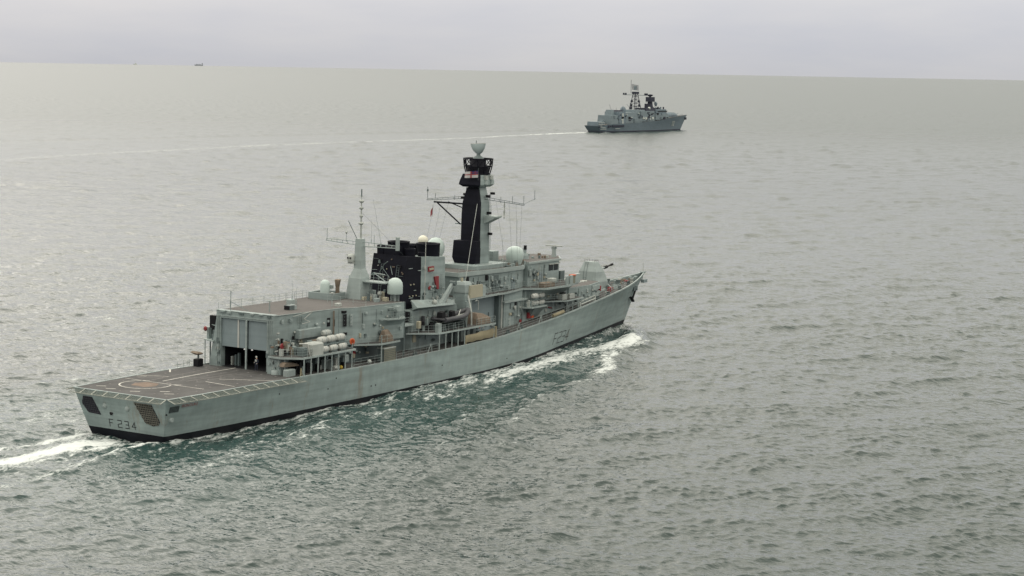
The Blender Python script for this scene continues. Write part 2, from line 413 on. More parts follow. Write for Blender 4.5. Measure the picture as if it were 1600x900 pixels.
# ------------------------------------------------------------------ mesh helpers
class MB:
    """collects simple solids into one mesh"""
    def __init__(self):
        self.v = []; self.f = []; self.sm = []
    def add(self, vs_, fs, smooth_=False):
        b = len(self.v)
        self.v.extend([tuple(p) for p in vs_])
        for f in fs:
            self.f.append(tuple(b + i for i in f)); self.sm.append(smooth_)
        return self
    def hexa(self, p):                       # 4 bottom corners then 4 top corners
        return self.add(p, [(3, 2, 1, 0), (4, 5, 6, 7), (0, 1, 5, 4), (1, 2, 6, 5), (2, 3, 7, 6), (3, 0, 4, 7)])
    def box(self, x0, x1, y0, y1, z0, z1):
        return self.hexa([(x0, y0, z0), (x1, y0, z0), (x1, y1, z0), (x0, y1, z0), (x0, y0, z1), (x1, y0, z1), (x1, y1, z1), (x0, y1, z1)])
    def cbox(self, c, s, rz=0.0):            # centre of the base, size, turn
        x, y, z = c; a, b, h = s[0] / 2, s[1] / 2, s[2]
        co, si = math.cos(rz), math.sin(rz)
        q = [(x + px * co - py * si, y + px * si + py * co) for px, py in ((-a, -b), (a, -b), (a, b), (-a, b))]
        return self.hexa([(u, w, z) for u, w in q] + [(u, w, z + h) for u, w in q])
    def prism(self, poly, z0, z1):           # outline seen from above; z1 may be a function of (x, y)
        n = len(poly)
        t = (lambda x, y: z1) if not callable(z1) else z1
        b_ = (lambda x, y: z0) if not callable(z0) else z0
        vs_ = [(x, y, b_(x, y)) for x, y in poly] + [(x, y, t(x, y)) for x, y in poly]
        area = sum(poly[i][0] * poly[(i + 1) % n][1] - poly[(i + 1) % n][0] * poly[i][1] for i in range(n))
        fs = [(i, (i + 1) % n, n + (i + 1) % n, n + i) for i in range(n)] + [tuple(range(n - 1, -1, -1)), tuple(range(n, 2 * n))]
        if area < 0: fs = [tuple(reversed(f)) for f in fs]
        return self.add(vs_, fs)
    def loft(self, rings, cap=True, smooth_=False):
        n = len(rings[0]); vs_ = [p for r in rings for p in r]; fs = []
        for k_ in range(len(rings) - 1):
            for i in range(n):
                j = (i + 1) % n
                fs.append((k_ * n + i, k_ * n + j, (k_ + 1) * n + j, (k_ + 1) * n + i))
        self.add(vs_, fs, smooth_)
        if cap:
            self.add(rings[0], [tuple(range(n - 1, -1, -1))]); self.add(rings[-1], [tuple(range(n))])
        return self
    def tube(self, a, b, r, n=6, r2=None, cap=True):
        a, b = Vector(a), Vector(b); d = (b - a)
        if d.length < 1e-6: return self
        d.normalize(); u = d.orthogonal().normalized(); w = d.cross(u); r2 = r if r2 is None else r2
        ring = lambda c, q: [c + (u * math.cos(2 * math.pi * i / n) + w * math.sin(2 * math.pi * i / n)) * q for i in range(n)]
        return self.loft([ring(a, r), ring(b, r2)], cap, n > 6)
    def path(self, pts, r, n=5):
        for p, q in zip(pts[:-1], pts[1:]): self.tube(p, q, r, n)
        return self
    def lathe(self, prof, c=(0, 0, 0), axis=(0, 0, 1), n=20, smooth_=True):
        c = Vector(c); d = Vector(axis).normalized(); u = Vector((1, 0, 0)) if abs(d.x) < .9 else Vector((0, 1, 0))
        u = (u - d * u.dot(d)).normalized(); w = d.cross(u)
        rings = [[c + d * h + (u * math.cos(2 * math.pi * i / n) + w * math.sin(2 * math.pi * i / n)) * max(r, 1e-4) for i in range(n)] for r, h in prof]
        self.loft(rings, True, smooth_); return self
    def ball(self, c, r, n=16, sz=1.0):
        prof = [(r * math.sin(math.pi * i / 10), -r * sz * math.cos(math.pi * i / 10)) for i in range(11)]
        return self.lathe(prof, c, n=n)
    def build(self, name, mat, parent=None, label=None):
        me = bpy.data.meshes.new(name)
        me.from_pydata(self.v, [], self.f)
        me.polygons.foreach_set('use_smooth', self.sm)
        me.materials.append(MAT[mat] if isinstance(mat, str) else mat)
        me.update()
        o = bpy.data.objects.new(name, me)
        col.objects.link(o)
        if parent is not None: o.parent = parent
        if label: o['label'] = label
        return o

def tag(o, label, cat, group=None):
    o['label'] = label; o['category'] = cat
    if group: o['group'] = group
    return o
def thing(name, label, cat, m=None, group=None):
    o = bpy.data.objects.new(name, None); o.empty_display_size = 0.5
    col.objects.link(o)
    if m is not None: o.matrix_world = m
    return tag(o, label, cat, group)
def aboard(x, y, z, rz=0.0):
    return SHIP @ Matrix.Translation((x, y, z)) @ Matrix.Rotation(rz, 4, 'Z')
def copy_tree(o, m=None, parent=None):
    c = o.copy(); col.objects.link(c)
    if parent is not None: c.parent = parent
    if m is not None: c.matrix_world = m
    for ch in o.children: copy_tree(ch, None, c)
    return c

# ------------------------------------------------------------------ paints
MAT = {}
def paint(name, c, rough=0.55, var=0.16, streak=0.0, rust=0.0, grain=0.0, metal=0.0, scale=0.5, spec=0.4):
    m, nt, b = new_mat(name)
    N, L = nt.nodes, nt.links
    tc = N.new('ShaderNodeTexCoord')
    def noise(vec_scale, sc, det, ro):
        mp = N.new('ShaderNodeMapping'); mp.inputs['Scale'].default_value = vec_scale
        L.new(tc.outputs['Object'], mp.inputs['Vector'])
        n = N.new('ShaderNodeTexNoise'); n.inputs['Scale'].default_value = sc
        n.inputs['Detail'].default_value = det; n.inputs['Roughness'].default_value = ro
        L.new(mp.outputs[0], n.inputs['Vector']); return n.outputs['Fac']
    def rng_(v, a, b_, c0=0.0, c1=1.0):
        r = N.new('ShaderNodeMapRange'); r.inputs['From Min'].default_value = a; r.inputs['From Max'].default_value = b_
        r.inputs['To Min'].default_value = c0; r.inputs['To Max'].default_value = c1
        L.new(v, r.inputs['Value']); return r.outputs[0]
    def mul(col_, fac_):
        x = N.new('ShaderNodeMixRGB'); x.blend_type = 'MULTIPLY'; x.inputs[0].default_value = 1
        if isinstance(col_, tuple): x.inputs[1].default_value = col_
        else: L.new(col_, x.inputs[1])
        L.new(fac_, x.inputs[2]); return x.outputs[0]
    out = mul(c + (1,), rng_(noise((1, 1, 1), scale, 6, .6), .3, .7, 1 - var, 1 + var))
    if streak:
        out = mul(out, rng_(noise((1.3, 1.3, .09), .9, 5, .65), .35, .68, 1 - streak * .5, 1 + streak * .25))
        out = mul(out, rng_(noise((.12, .12, 1.6), .8, 4, .6), .35, .65, 1 - streak * .9, 1 + streak * .7))
    if grain:
        out = mul(out, rng_(noise((1, 1, 1), 9, 4, .7), .3, .7, 1 - grain, 1 + grain))
    if rust:
        x = N.new('ShaderNodeMixRGB'); x.inputs[2].default_value = (.17, .105, .055, 1)
        L.new(rng_(noise((.6, .6, .10), .5, 7, .75), .575, .76, 0, rust), x.inputs[0])
        L.new(out, x.inputs[1]); out = x.outputs[0]
    L.new(out, b.inputs['Base Color'])
    b.inputs['Roughness'].default_value = rough
    b.inputs['Metallic'].default_value = metal
    b.inputs['Specular IOR Level'].default_value = spec
    bp = N.new('ShaderNodeBump'); bp.inputs['Strength'].default_value = .25; bp.inputs['Distance'].default_value = .03
    L.new(noise((1, 1, 1), 1.7, 4, .55), bp.inputs['Height']); L.new(bp.outputs[0], b.inputs['Normal'])
    MAT[name] = m
    return m
paint('hull_grey', (.242, .297, .294), .5, .11, .16, .9)
paint('grey', (.230, .277, .275), .55, .14, .18, .38)
paint('grey_light', (.275, .32, .315), .55, .12, .12, .2)
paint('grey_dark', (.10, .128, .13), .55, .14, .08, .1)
paint('door_grey', (.20, .245, .26), .55, .05, .07)
paint('boot_black', (.005, .006, .010), .5, .3, spec=.2)
paint('funnel_black', (.0075, .008, .0135), .7, .25, .2, spec=.12)
paint('deck', (.058, .0565, .056), .85, .34, 0, 0, .25, scale=.45)
paint('deck_worn', (.070, .068, .067), .85, .35, scale=1.1)
paint('deck_patch', (.049, .048, .049), .85, .3, scale=.9)
paint('roof_deck', (.085, .079, .076), .85, .16, 0, 0, .15, scale=.3)
paint('white', (.43, .435, .41), .5, .06)
paint('off_white', (.35, .37, .35), .55, .14, .1, .12)
paint('line_white', (.42, .41, .38), .8, .30, scale=1.6)
paint('line_faint', (.15, .14, .135), .85, .3, scale=1.6)
paint('grid_brown', (.135, .095, .07), .8, .3, scale=1.2)
paint('radome', (.41, .485, .465), .45, .05)
paint('radome_cream', (.62, .60, .50), .45, .05)
paint('radar_grey', (.34, .40, .405), .45, .06)
paint('canvas', (.235, .205, .135), .85, .2, .15)
paint('cream', (.335, .315, .24), .6, .08)
paint('cloth_brown', (.165, .13, .10), .9, .3, scale=1.5)
paint('wood_slats', (.17, .17, .135), .8, .2)
paint('rubber', (.05, .051, .058), .6, .25, scale=1.2)
paint('black', (.008, .008, .010), .6, .2, spec=.2)
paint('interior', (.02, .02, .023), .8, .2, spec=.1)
paint('glass_dark', (.012, .016, .02), .12, .0)
paint('red', (.21, .028, .033), .6, .2)
paint('orange', (.52, .10, .035), .6, .2)
paint('yellow', (.42, .30, .04), .6, .15)
paint('net_grey', (.13, .125, .105), .85, .2)
paint('net_rope', (.185, .20, .18), .85, .2)
paint('net_dark', (.16, .17, .15), .85, .2)
paint('bar_cream', (.345, .35, .315), .7, .15)
paint('blue_cloth', (.018, .022, .04), .85, .2)
paint('flag_blue', (.02, .03, .11), .8, .1)
paint('skin', (.42, .25, .18), .6, .05)
paint('flag_white', (.40, .385, .385), .8, .06)
paint('letter_black', (.01, .01, .012), .6, .1)
paint('letter_red', (.25, .05, .055), .6, .2)
paint('far_hull', (.135, .175, .205), .55, .08, .08, .1)
paint('far_grey', (.16, .20, .22), .55, .1, .08)
paint('far_dark', (.034, .037, .054), .6, .2, spec=.2)
paint('haze_pale_ship', (.30, .32, .36), .6, .05)  # haze over the far cargo ship, put into its paint as a pale tone
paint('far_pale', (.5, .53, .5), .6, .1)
paint('mesh_bar', (.05, .05, .06), .8, .1)
paint('mesh_dark', (.02, .02, .03), .8, .1)
lamp, lnt, lb = new_mat('lamp_glow')
lb.inputs['Base Color'].default_value = (.8, .8, .75, 1)
lb.inputs['Emission Color'].default_value = (1, .96, .88, 1)
lb.inputs['Emission Strength'].default_value = 0.6
MAT['lamp_glow'] = lamp

# ------------------------------------------------------------------ the frigate
frigate = thing('frigate', 'large grey frigate with black funnel and tall black mast, numbered F234, in the foreground', 'warship', SHIP)
BOOT = 0.86
def xs_at(z): return 1.35 * np.clip(1 - z / 5.4, -0.2, 1.3)
xb_curve = interp([-2, 0, 2, 4.5, 7, 9.6], [122.4, 124.4, 126.2, 128.1, 130.3, 133])
def xb_at(z): return float(xb_curve(z))
boot_curve = interp([0, 70, 81, 92, 101, 114, 133], [.86, .88, .95, 1.25, 1.55, 1.8, 2.1])
def boot(u): return float(boot_curve(u * 133))
def hull_pt(u, z):
    zd = float(deck_z(u * 133)); s = max(0.0, min(1.0, z / zd))
    xd = u * 133
    w = float(wl_half(u * 126.5)); d = float(deck_half(xd))
    p = 0.85 + 1.0 * float(np.clip((u - .68) / .25, 0, 1))
    y = w + (d - w) * s**p
    if z < 0: y = w * (1 - 0.10 * z * z)
    x = float(xs_at(z)) + u * (float(xb_at(z)) - float(xs_at(z)))
    return x, max(y, 0.012), z
def hull_y(x, z):
    u = x / 133
    for _ in range(12):
        X = hull_pt(u, z)[0]; u = min(1, max(0, u + (x - X) / 133))
    return hull_pt(u, z)[1]
us = np.concatenate([[0, .002, .006], np.linspace(.015, .80, 60), np.linspace(.81, .995, 40), [1.0]])
def hull_strip(rows_of):
    mb = MB(); nr = None; vs_ = []
    for u in us:
        rows = rows_of(u); nr = len(rows)
        rnd = {0: .972, .002: .988, .006: .997}.get(float(u), 1.0)
        for z in rows:
            x, y, z = hull_pt(u, z); vs_.append((x, -y * rnd, z))
    fs = [(i * nr + j, (i + 1) * nr + j, (i + 1) * nr + j + 1, i * nr + j + 1) for i in range(len(us) - 1) for j in range(nr - 1)]
    mb.add(vs_, fs, True)
    mb.add([(x, -y, z) for x, y, z in vs_], [tuple(reversed(f)) for f in fs], True)
    # transom
    st = vs_[:nr]
    tv = [p for p in st] + [(x, -y, z) for x, y, z in st]
    mb.add(tv, [(j, j + 1, nr + j + 1, nr + j) for j in range(nr - 1)])
    return mb
hull = hull_strip(lambda u: [boot(u) + (float(deck_z(u * 133)) - boot(u)) * t for t in np.linspace(0, 1, 14)]).build('hull', 'hull_grey', frigate)
hull_strip(lambda u: [-2.0, -1.0, 0.0, boot(u)]).build('boot_topping', 'boot_black', frigate, 'black band along the waterline')
def fore_deck_z(x):
    return float(deck_z(x)) if x < 120 else float(deck_z(120)) + (x - 120) * .02
# weather deck in two finishes of the same sheet: flight deck and the walking deck forward of it
def deck_sheet(x0, x1, n, dz):
    mb = MB(); vs_ = []
    for x in np.linspace(x0, x1, n):
        z = fore_deck_z(x); y = (hull_y(x, z) if x > 119 else float(deck_half(x))) - .03
        vs_ += [(x, -y, z + dz), (x, 0, z + dz + .02), (x, y, z + dz)]
    mb.add(vs_, [(3 * i + j, 3 * i + 3 + j, 3 * i + 4 + j, 3 * i + 1 + j) for i in range(n - 1) for j in (0, 1)], True)
    return mb
deck_sheet(0.05, 25.0, 16, .0).build('flight_deck', 'deck', frigate)
deck_sheet(25.0, 132.4, 70, -.03).build('weather_deck', 'deck', frigate)
# pale edge strip along the sheer
for side in (1, -1):
    mb = MB(); P = []
    for x in np.linspace(24.5, 132.6, 90):
        P.append(Vector((x, -side * (float(deck_half(x)) - .10), float(deck_z(x)))))
    for a, b in zip(P[:-1], P[1:]):
        mb.hexa([(a.x, a.y - .09, a.z - .1), (b.x, b.y - .09, b.z - .1), (b.x, b.y + .09, b.z - .1), (a.x, a.y + .09, a.z - .1),
                 (a.x, a.y - .09, a.z + .11), (b.x, b.y - .09, b.z + .11), (b.x, b.y + .09, b.z + .11), (a.x, a.y + .09, a.z + .11)])
    mb.build('gunwale', 'grey_light', frigate)
# bulwark plating inside the bow
for side in (1, -1):
    mb = MB(); vs_ = []
    for x in np.linspace(119.5, 132.3, 24):
        zt, zb = float(deck_z(x)), fore_deck_z(x) - .05
        yt, yb = hull_y(x, zt) - .13, hull_y(x, zb) - .13
        vs_ += [(x, -side * max(yb, .02), zb), (x, -side * max(yt, .02), zt + .02)]
    mb.add(vs_, [(2 * i, 2 * i + 2, 2 * i + 3, 2 * i + 1) for i in range(23)], True)
    mb.build('bulwark', 'grey_dark', frigate)

# ---- flight deck markings, on a sheet 4 mm above the deck
ZF = 5.46
def fd_z(x): return float(deck_z(x)) + .012
def strip(pts, w, name, mat='line_white', dz=.004):
    mb = MB()
    if len(pts) == 2:
        (xa, ya), (xb_, yb_) = pts
        pts = [(xa + (xb_ - xa) * t, ya + (yb_ - ya) * t) for t in np.linspace(0, 1, 9)]
    for (x0, y0), (x1, y1) in zip(pts[:-1], pts[1:]):
        d = Vector((x1 - x0, y1 - y0)); d.normalize(); n = Vector((-d.y, d.x)) * w / 2
        q = [(x0 + n.x, y0 + n.y), (x1 + n.x, y1 + n.y), (x1 - n.x, y1 - n.y), (x0 - n.x, y0 - n.y)]
        mb.add([(x, y, fd_z(x) + .02 + dz) for x, y in q], [(3, 2, 1, 0)])
    return mb.build(name, mat, frigate)
cx, cy, cr = 6.9, 2.05, 3.05
arc = lambda a, b, n: [(cx + cr * math.cos(t), cy + cr * math.sin(t)) for t in np.linspace(a, b, n)]
strip(arc(math.radians(30), math.radians(300), 40), .20, 'landing_circle')
strip(arc(math.radians(300), math.radians(390), 14), .14, 'landing_circle', 'line_faint', .006)
mb = MB(); mb.add([(cx + dx, cy + dy, fd_z(cx + dx) + .012) for dx, dy in ((-1.5, -1.2), (-.2, -1.8), (1.5, -.9), (1.6, 1.1), (.1, 1.7), (-1.4, 1.0))], [(0, 1, 2, 3, 4, 5)])
mb.build('deck_lock_grid', 'grid_brown', frigate, 'brown worn steel grid in the landing circle')
strip([(10.2, 2.15), (25.0, 2.75)], .22, 'line_marking')
strip([(9.0, 7.0), (8.7, -5.4)], .16, 'line_marking', 'line_white')
strip([(13.3, -1.95), (12.6, -6.9)], .18, 'line_marking')
strip([(15.9, -1.95), (19.4, -7.5)], .20, 'line_marking')
strip([(18.0, 7.6), (16.2, 6.1)], .22, 'line_marking')
strip([(12.0, 7.2), (13.4, 3.9)], .16, 'line_marking')
strip([(9.8, 3.7), (25.0, 4.7)], .14, 'line_marking', 'line_faint')
strip([(11.8, -.15), (21.3, -.45)], .14, 'line_marking', 'line_faint')
for x, y in ((2.7, 5.2), (2.3, -.4), (4.4, -3.1), (9.0, -.9), (11.5, 6.6), (1.9, 3.0), (3.4, -4.6)):
    strip([(x - .3, y + .5), (x + .3, y - .5)], .26, 'tie_down_mark')
# worn tracks and repaired patches on the flight deck
for x0, x1, y, w_ in ((3, 24.5, 3.6, .5), (4, 24.5, .7, .45), (12, 24.6, -1.4, .6)):
    strip([(x0, y - .3), (x1, y + .5)], w_, 'worn_track', 'deck_worn', -.012)
for x, y, a_, b__ in ((12, -4.2, 2.2, 1.1), (18.5, 4.9, 2.6, 1.3), (15.5, -5.2, 1.2, 1.6), (20.5, -3.2, 2.4, 1.4), (4.0, 6.0, 1.5, .8), (21.0, 1.0, 1.8, 1.2)):
    strip([(x - a_ / 2, y), (x + a_ / 2, y + .1)], b__, 'deck_patch', 'deck_patch', -.014)
for x in np.linspace(2, 23, 9):
    for y in np.linspace(-5.5, 6.0, 6):
        x_, y_ = x + random.uniform(-.5, .5), y + random.uniform(-.5, .5)
        MB().lathe([(.14, 0), (.12, .02), (.05, .025)], (x_, y_, fd_z(x_) + .005), n=8).build('tie_down_ring', 'line_faint', frigate)

# ---- safety nets around the flight deck, each a drooping panel of bars and rope
def net_panel(p0, p1, out, drop, mat='net_dark'):
    p0, p1, o_ = Vector(p0), Vector(p1), Vector(out)
    f = MB()
    q0, q1 = p0 + o_, p1 + o_
    q0.z -= drop; q1.z -= drop
    f.tube(p0, q0, .055, 6); f.tube(q0, q1, .05, 6)
    par = f.build('safety_net', 'bar_cream', frigate)
    m = MB(); n = 7
    sag = lambda i, j: Vector((0, 0, -.13 * math.sin(math.pi * i / n) * math.sin(math.pi * j / 4) + random.uniform(-.02, .02)))
    g = [[p0.lerp(p1, i / n).lerp(q0.lerp(q1, i / n), j / 4) + sag(i, j) for j in range(5)] for i in range(n + 1)]
    for i in range(n + 1):
        m.path(g[i], .022, 4)
    for j in range(5):
        m.path([g[i][j] for i in range(n + 1)], .022 if j < 4 else .06, 4)
    m.build('netting', 'net_rope', par)
edge_x = np.linspace(.1, 24.3, 14)
for side in (1, -1):
    for a, b in zip(edge_x[:-1], edge_x[1:]):
        pa, pb = (a, -side * (float(deck_half(a)) + .02), fd_z(a) - .02), (b - .06, -side * (float(deck_half(b)) + .02), fd_z(b) - .02)
        net_panel(pa, pb, (.0, -side * 1.05, 0), .36)
ys_ = np.linspace(-7.0, 7.0, 9)
for a, b in zip(ys_[:-1], ys_[1:]):
    net_panel((-.02, a, fd_z(0) - .02), (-.02, b - .06, fd_z(0) - .02), (-.95, 0, 0), .36)
mb = MB()
for side in (1, -1):                       # plating strip the nets hinge on
    P = [Vector((x, -side * (float(deck_half(x)) - .12), fd_z(x))) for x in np.linspace(.05, 25, 20)]
    for a, b in zip(P[:-1], P[1:]):
        mb.hexa([(a.x, a.y - .13, a.z - .04), (b.x, b.y - .13, b.z - .04), (b.x, b.y + .13, b.z - .04), (a.x, a.y + .13, a.z - .04),
                 (a.x, a.y - .13, a.z + .03), (b.x, b.y - .13, b.z + .03), (b.x, b.y + .13, b.z + .03), (a.x, a.y + .13, a.z + .03)])
mb.box(-.04, .22, -6.9, 6.9, fd_z(0) - .04, fd_z(0) + .03)
mb.build('deck_edge', 'grey', frigate)

# ---- hull openings, bosses and lettering
def transom_pt(y, z, out=.03):
    return (float(xs_at(z)) - out, y, z)
def transom_poly(pts, name, mat, out=.03):
    mb = MB(); mb.add([transom_pt(y, z, out) for y, z in pts], [tuple(range(len(pts)))]); return mb.build(name, mat, frigate)
def inside(pts, y, z):
    c = False; n = len(pts)
    for i in range(n):
        (y0, z0), (y1, z1) = pts[i], pts[(i + 1) % n]
        if (z0 > z) != (z1 > z) and y < (y1 - y0) * (z - z0) / (z1 - z0) + y0: c = not c
    return c
PO = [(5.75, 4.55), (4.35, 4.55), (3.35, 2.45), (5.3, 2.55), (6.1, 3.6)]
SO = [(-2.05, 4.6), (-4.7, 4.6), (-5.6, 2.6), (-5.3, 2.15), (-4.5, 1.95), (-3.3, 2.25)]
for pts, dense in ((PO, False), (SO, True)):
    o_ = transom_poly(pts, 'mooring_port', 'mesh_dark', .02)
    m = MB(); st = .26
    ysr = np.arange(min(p[0] for p in pts), max(p[0] for p in pts), st); zsr = np.arange(min(p[1] for p in pts), max(p[1] for p in pts), st)
    for y in ysr:
        zz = [z for z in np.arange(1.8, 4.7, .04) if inside(pts, y, z)]
        if len(zz) > 4: m.tube(transom_pt(y, zz[0], .08), transom_pt(y, zz[-1], .08), .045 if dense else .03, 4)
    for z in zsr:
        yy = [y for y in np.arange(-6.3, 6.3, .04) if inside(pts, y, z)]
        if len(yy) > 4: m.tube(transom_pt(yy[0], z, .08), transom_pt(yy[-1], z, .08), .045 if dense else .03, 4)
    m.build('rope_net', 'net_grey' if dense else 'mesh_bar', o_)
for y, z in ((2.6, 3.7), (-.85, 3.7)):
    MB().lathe([(.34, 0), (.30, .10), (.16, .2), (.10, .2)], transom_pt(y, z, -.02), (-1, 0, .2), 14).build('fairlead', 'grey_light', frigate)
MB().lathe([(.26, 0), (.24, .05)], transom_pt(1.75, 2.85, 0), (-1, 0, .2), 12).build('scupper', 'black', frigate)
def side_patch(x0, x1, z0, z1, name, mat, out=.02, n=4):
    mb = MB(); vs_ = []
    for x in np.linspace(x0, x1, n):
        for z in (z0, z1):
            vs_.append((x, -hull_y(x, z) - out, z))
    mb.add(vs_, [(2 * i, 2 * i + 2, 2 * i + 3, 2 * i + 1) for i in range(n - 1)])
    return mb.build(name, mat, frigate)
lv = side_patch(.75, 2.3, 3.75, 4.5, 'louvre_vent', 'black', .02)
for z in np.linspace(3.82, 4.42, 5):
    mb = MB(); mb.tube((.78, -hull_y(.78, z) - .05, z), (2.27, -hull_y(2.27, z) - .05, z), .035, 4); mb.build('vent_bar', 'grey_dark', lv)
MB().lathe([(.34, -.1), (.32, .12), (.2, .18), (.1, .15)], (1.5, -hull_y(1.5, 2.85), 2.85), (0, -1, 0), 14).build('fairlead', 'grey_light', frigate)
MB().lathe([(.1, -.05), (.1, .05)], (.45, -hull_y(.45, 3.6), 3.6), (-.3, -1, 0), 10).build('scupper', 'black', frigate)
for x, z in ((32.0, 4.2), (40.0, 2.2), (41, 2.2), (75.0, 1.9), (57, 3.0), (20.5, 3.6), (30.5, 3.0)):
    MB().lathe([(.10, -.05), (.10, .03)], (x, -hull_y(x, z), z), (0, -1, 0), 8).build('scupper', 'black', frigate)
# block numerals as strokes on a 4 x 6 cell
GL = {'F': [[(0, 0), (0, 6), (4, 6)], [(0, 3), (3, 3)]], '2': [[(0, 6), (4, 6), (4, 3.4), (0, 2.6), (0, 0), (4, 0)]],
      '3': [[(0, 6), (4, 6), (4, 0), (0, 0)], [(1, 3), (4, 3)]], '4': [[(3, 0), (3, 6), (0, 2), (4.2, 2)]]}
def lettering(text, put, cell, gap, w, name, first_gap=0):
    x = 0
    for ch in text:
        mb = MB()
        for line in GL[ch]:
            for (a0, b0), (a1, b1) in zip(line[:-1], line[1:]):
                L_ = math.hypot(a1 - a0, b1 - b0); n = max(1, int(L_ / 1.5))
                dx, dy = (a1 - a0) / L_, (b1 - b0) / L_
                for s in range(n):
                    t0, t1 = s / n, (s + 1) / n
                    e0 = -.25 if s == 0 else 0; e1 = .25 if s == n - 1 else 0
                    pts = []
                    for t, e, sg in ((t0, e0, 1), (t1, e1, 1), (t1, e1, -1), (t0, e0, -1)):
                        a = a0 + (a1 - a0) * t + dx * e - dy * w * sg; b = b0 + (b1 - b0) * t + dy * e + dx * w * sg
                        pts.append(put(x + a * cell, b * cell))
                    mb.add(pts, [(0, 1, 2, 3)])
        mb.build(name, 'letter_black', frigate)
        x += 4 * cell + gap + (first_gap if ch == 'F' else 0)
def put_t(a, b): return transom_pt(2.25 - a, 1.22 + b, .035)
lettering('F234', put_t, .142, .50, .30, 'hull_numeral', .22)
def put_s(a, b):
    x, z = 90.7 + a, 2.15 + b
    return (x, -hull_y(x, z) - .03, z)
lettering('F234', put_s, .285, .46, .20, 'hull_numeral', .1)
def name_text(txt, size, conv, mat, name, parent):
    cu = bpy.data.curves.new(name, 'FONT'); cu.body = txt; cu.size = size; cu.resolution_u = 2
    o_ = bpy.data.objects.new(name + '_curve', cu); col.objects.link(o_)
    dg = bpy.context.evaluated_depsgraph_get()
    me = bpy.data.meshes.new_from_object(o_.evaluated_get(dg))
    for v in me.vertices: v.co = conv(v.co.x, v.co.y)
    bpy.data.objects.remove(o_); bpy.data.curves.remove(cu)
    me.materials.clear(); me.materials.append(MAT[mat])
    t = bpy.data.objects.new(name, me); col.objects.link(t); t.parent = parent
    return t
for word, xo in (('IRON', 2.62), ('DUKE', 3.95)):
    name_text(word, .52, lambda a, b, xo=xo: (xo + a, -hull_y(xo + a, 4.2 + b) - .03, 4.2 + b), 'letter_red', 'name_lettering', frigate)

# ================================================================== superstructure
def part(mb, name, mat, parent=frigate, label=None): return mb.build(name, mat, parent, label)
def dz(x): return float(deck_z(x))
R35 = 12.35                                   # hangar roof level
P1 = 7.55                                     # first platform level
P2 = 11.15                                    # bridge wing level

# small fittings reused everywhere -------------------------------------------------
def rail(pts, name='guard_rail', h=1.0, wires=3, step=1.5, mat='grey_light', r=.028, parent=frigate):
    mb = MB()
    pts = [Vector(p) for p in pts]
    for a, b in zip(pts[:-1], pts[1:]):
        L_ = (b - a).length; n = max(1, int(round(L_ / step)))
        for i in range(n + 1):
            p = a.lerp(b, i / n); mb.tube(p, p + Vector((0, 0, h)), r, 5)
        for k_ in range(1, wires + 1):
            mb.tube(a + Vector((0, 0, h * k_ / wires)), b + Vector((0, 0, h * k_ / wires)), r * .62, 4)
    return mb.build(name, mat, parent)
def post(x, y, z0, z1, r=.07, mat='grey_light', name='post'):
    return part(MB().tube((x, y, z0), (x, y, z1), r, 8), name, mat)
def door(x, y, z, face, w=.75, h=1.75, mat='grey_light', dark=False):
    """a watertight door standing proud of a wall; face = 's' (starboard wall) or 'a' (wall facing aft)"""
    mb = MB()
    if face == 's': mb.box(x - w / 2, x + w / 2, y - .07, y + .02, z, z + h)
    else: mb.box(x - .07, x + .02, y - w / 2, y + w / 2, z, z + h)
    d = part(mb, 'door', 'interior' if dark else mat)
    hm = MB()
    for t in (.2, .5, .8):
        if face == 's': hm.box(x - w * .42, x - w * .25, y - .12, y - .07, z + h * t - .05, z + h * t + .05)
        else: hm.box(x - .12, x - .07, y - w * .42, y - w * .25, z + h * t - .05, z + h * t + .05)
    hm.build('dog_clip', 'grey_dark', d)
    return d
def ladder(x, y, z0, z1, face='s', w=.42, mat='grey_light'):
    mb = MB(); o_ = -.12
    for s in (-1, 1):
        a = (x + s * w / 2, y + o_) if face == 's' else (x + o_, y + s * w / 2)
        mb.tube((a[0], a[1], z0), (a[0], a[1], z1), .03, 5)
    z = z0 + .25
    while z < z1:
        if face == 's': mb.tube((x - w / 2, y + o_, z), (x + w / 2, y + o_, z), .022, 4)
        else: mb.tube((x + o_, y - w / 2, z), (x + o_, y + w / 2, z), .022, 4)
        z += .3
    return part(mb, 'ladder', mat)
def fit(kind, x, y, z, s, mat):
    """a fitting on a wall: a bevelled box with a lid line"""
    a, b, h = s
    mb = MB(); e = min(a, b, h) * .12
    mb.loft([[(x - a/2, y - b/2, z), (x + a/2, y - b/2, z), (x + a/2, y + b/2, z), (x - a/2, y + b/2, z)],
             [(x - a/2, y - b/2, z + h - e), (x + a/2, y - b/2, z + h - e), (x + a/2, y + b/2, z + h - e), (x - a/2, y + b/2, z + h - e)],
             [(x - a/2 + e, y - b/2 + e, z + h), (x + a/2 - e, y - b/2 + e, z + h), (x + a/2 - e, y + b/2 - e, z + h), (x - a/2 + e, y + b/2 - e, z + h)]])
    return part(mb, kind, mat)
def whip(x, y, z, h, r=.03, lean=(0, 0), mat='grey_light'):
    mb = MB(); mb.tube((x, y, z), (x, y, z + .5), r * 2.4, 6); mb.tube((x, y, z + .4), (x + lean[0], y + lean[1], z + h), r, 5, r * .5)
    return part(mb, 'whip_aerial', mat)
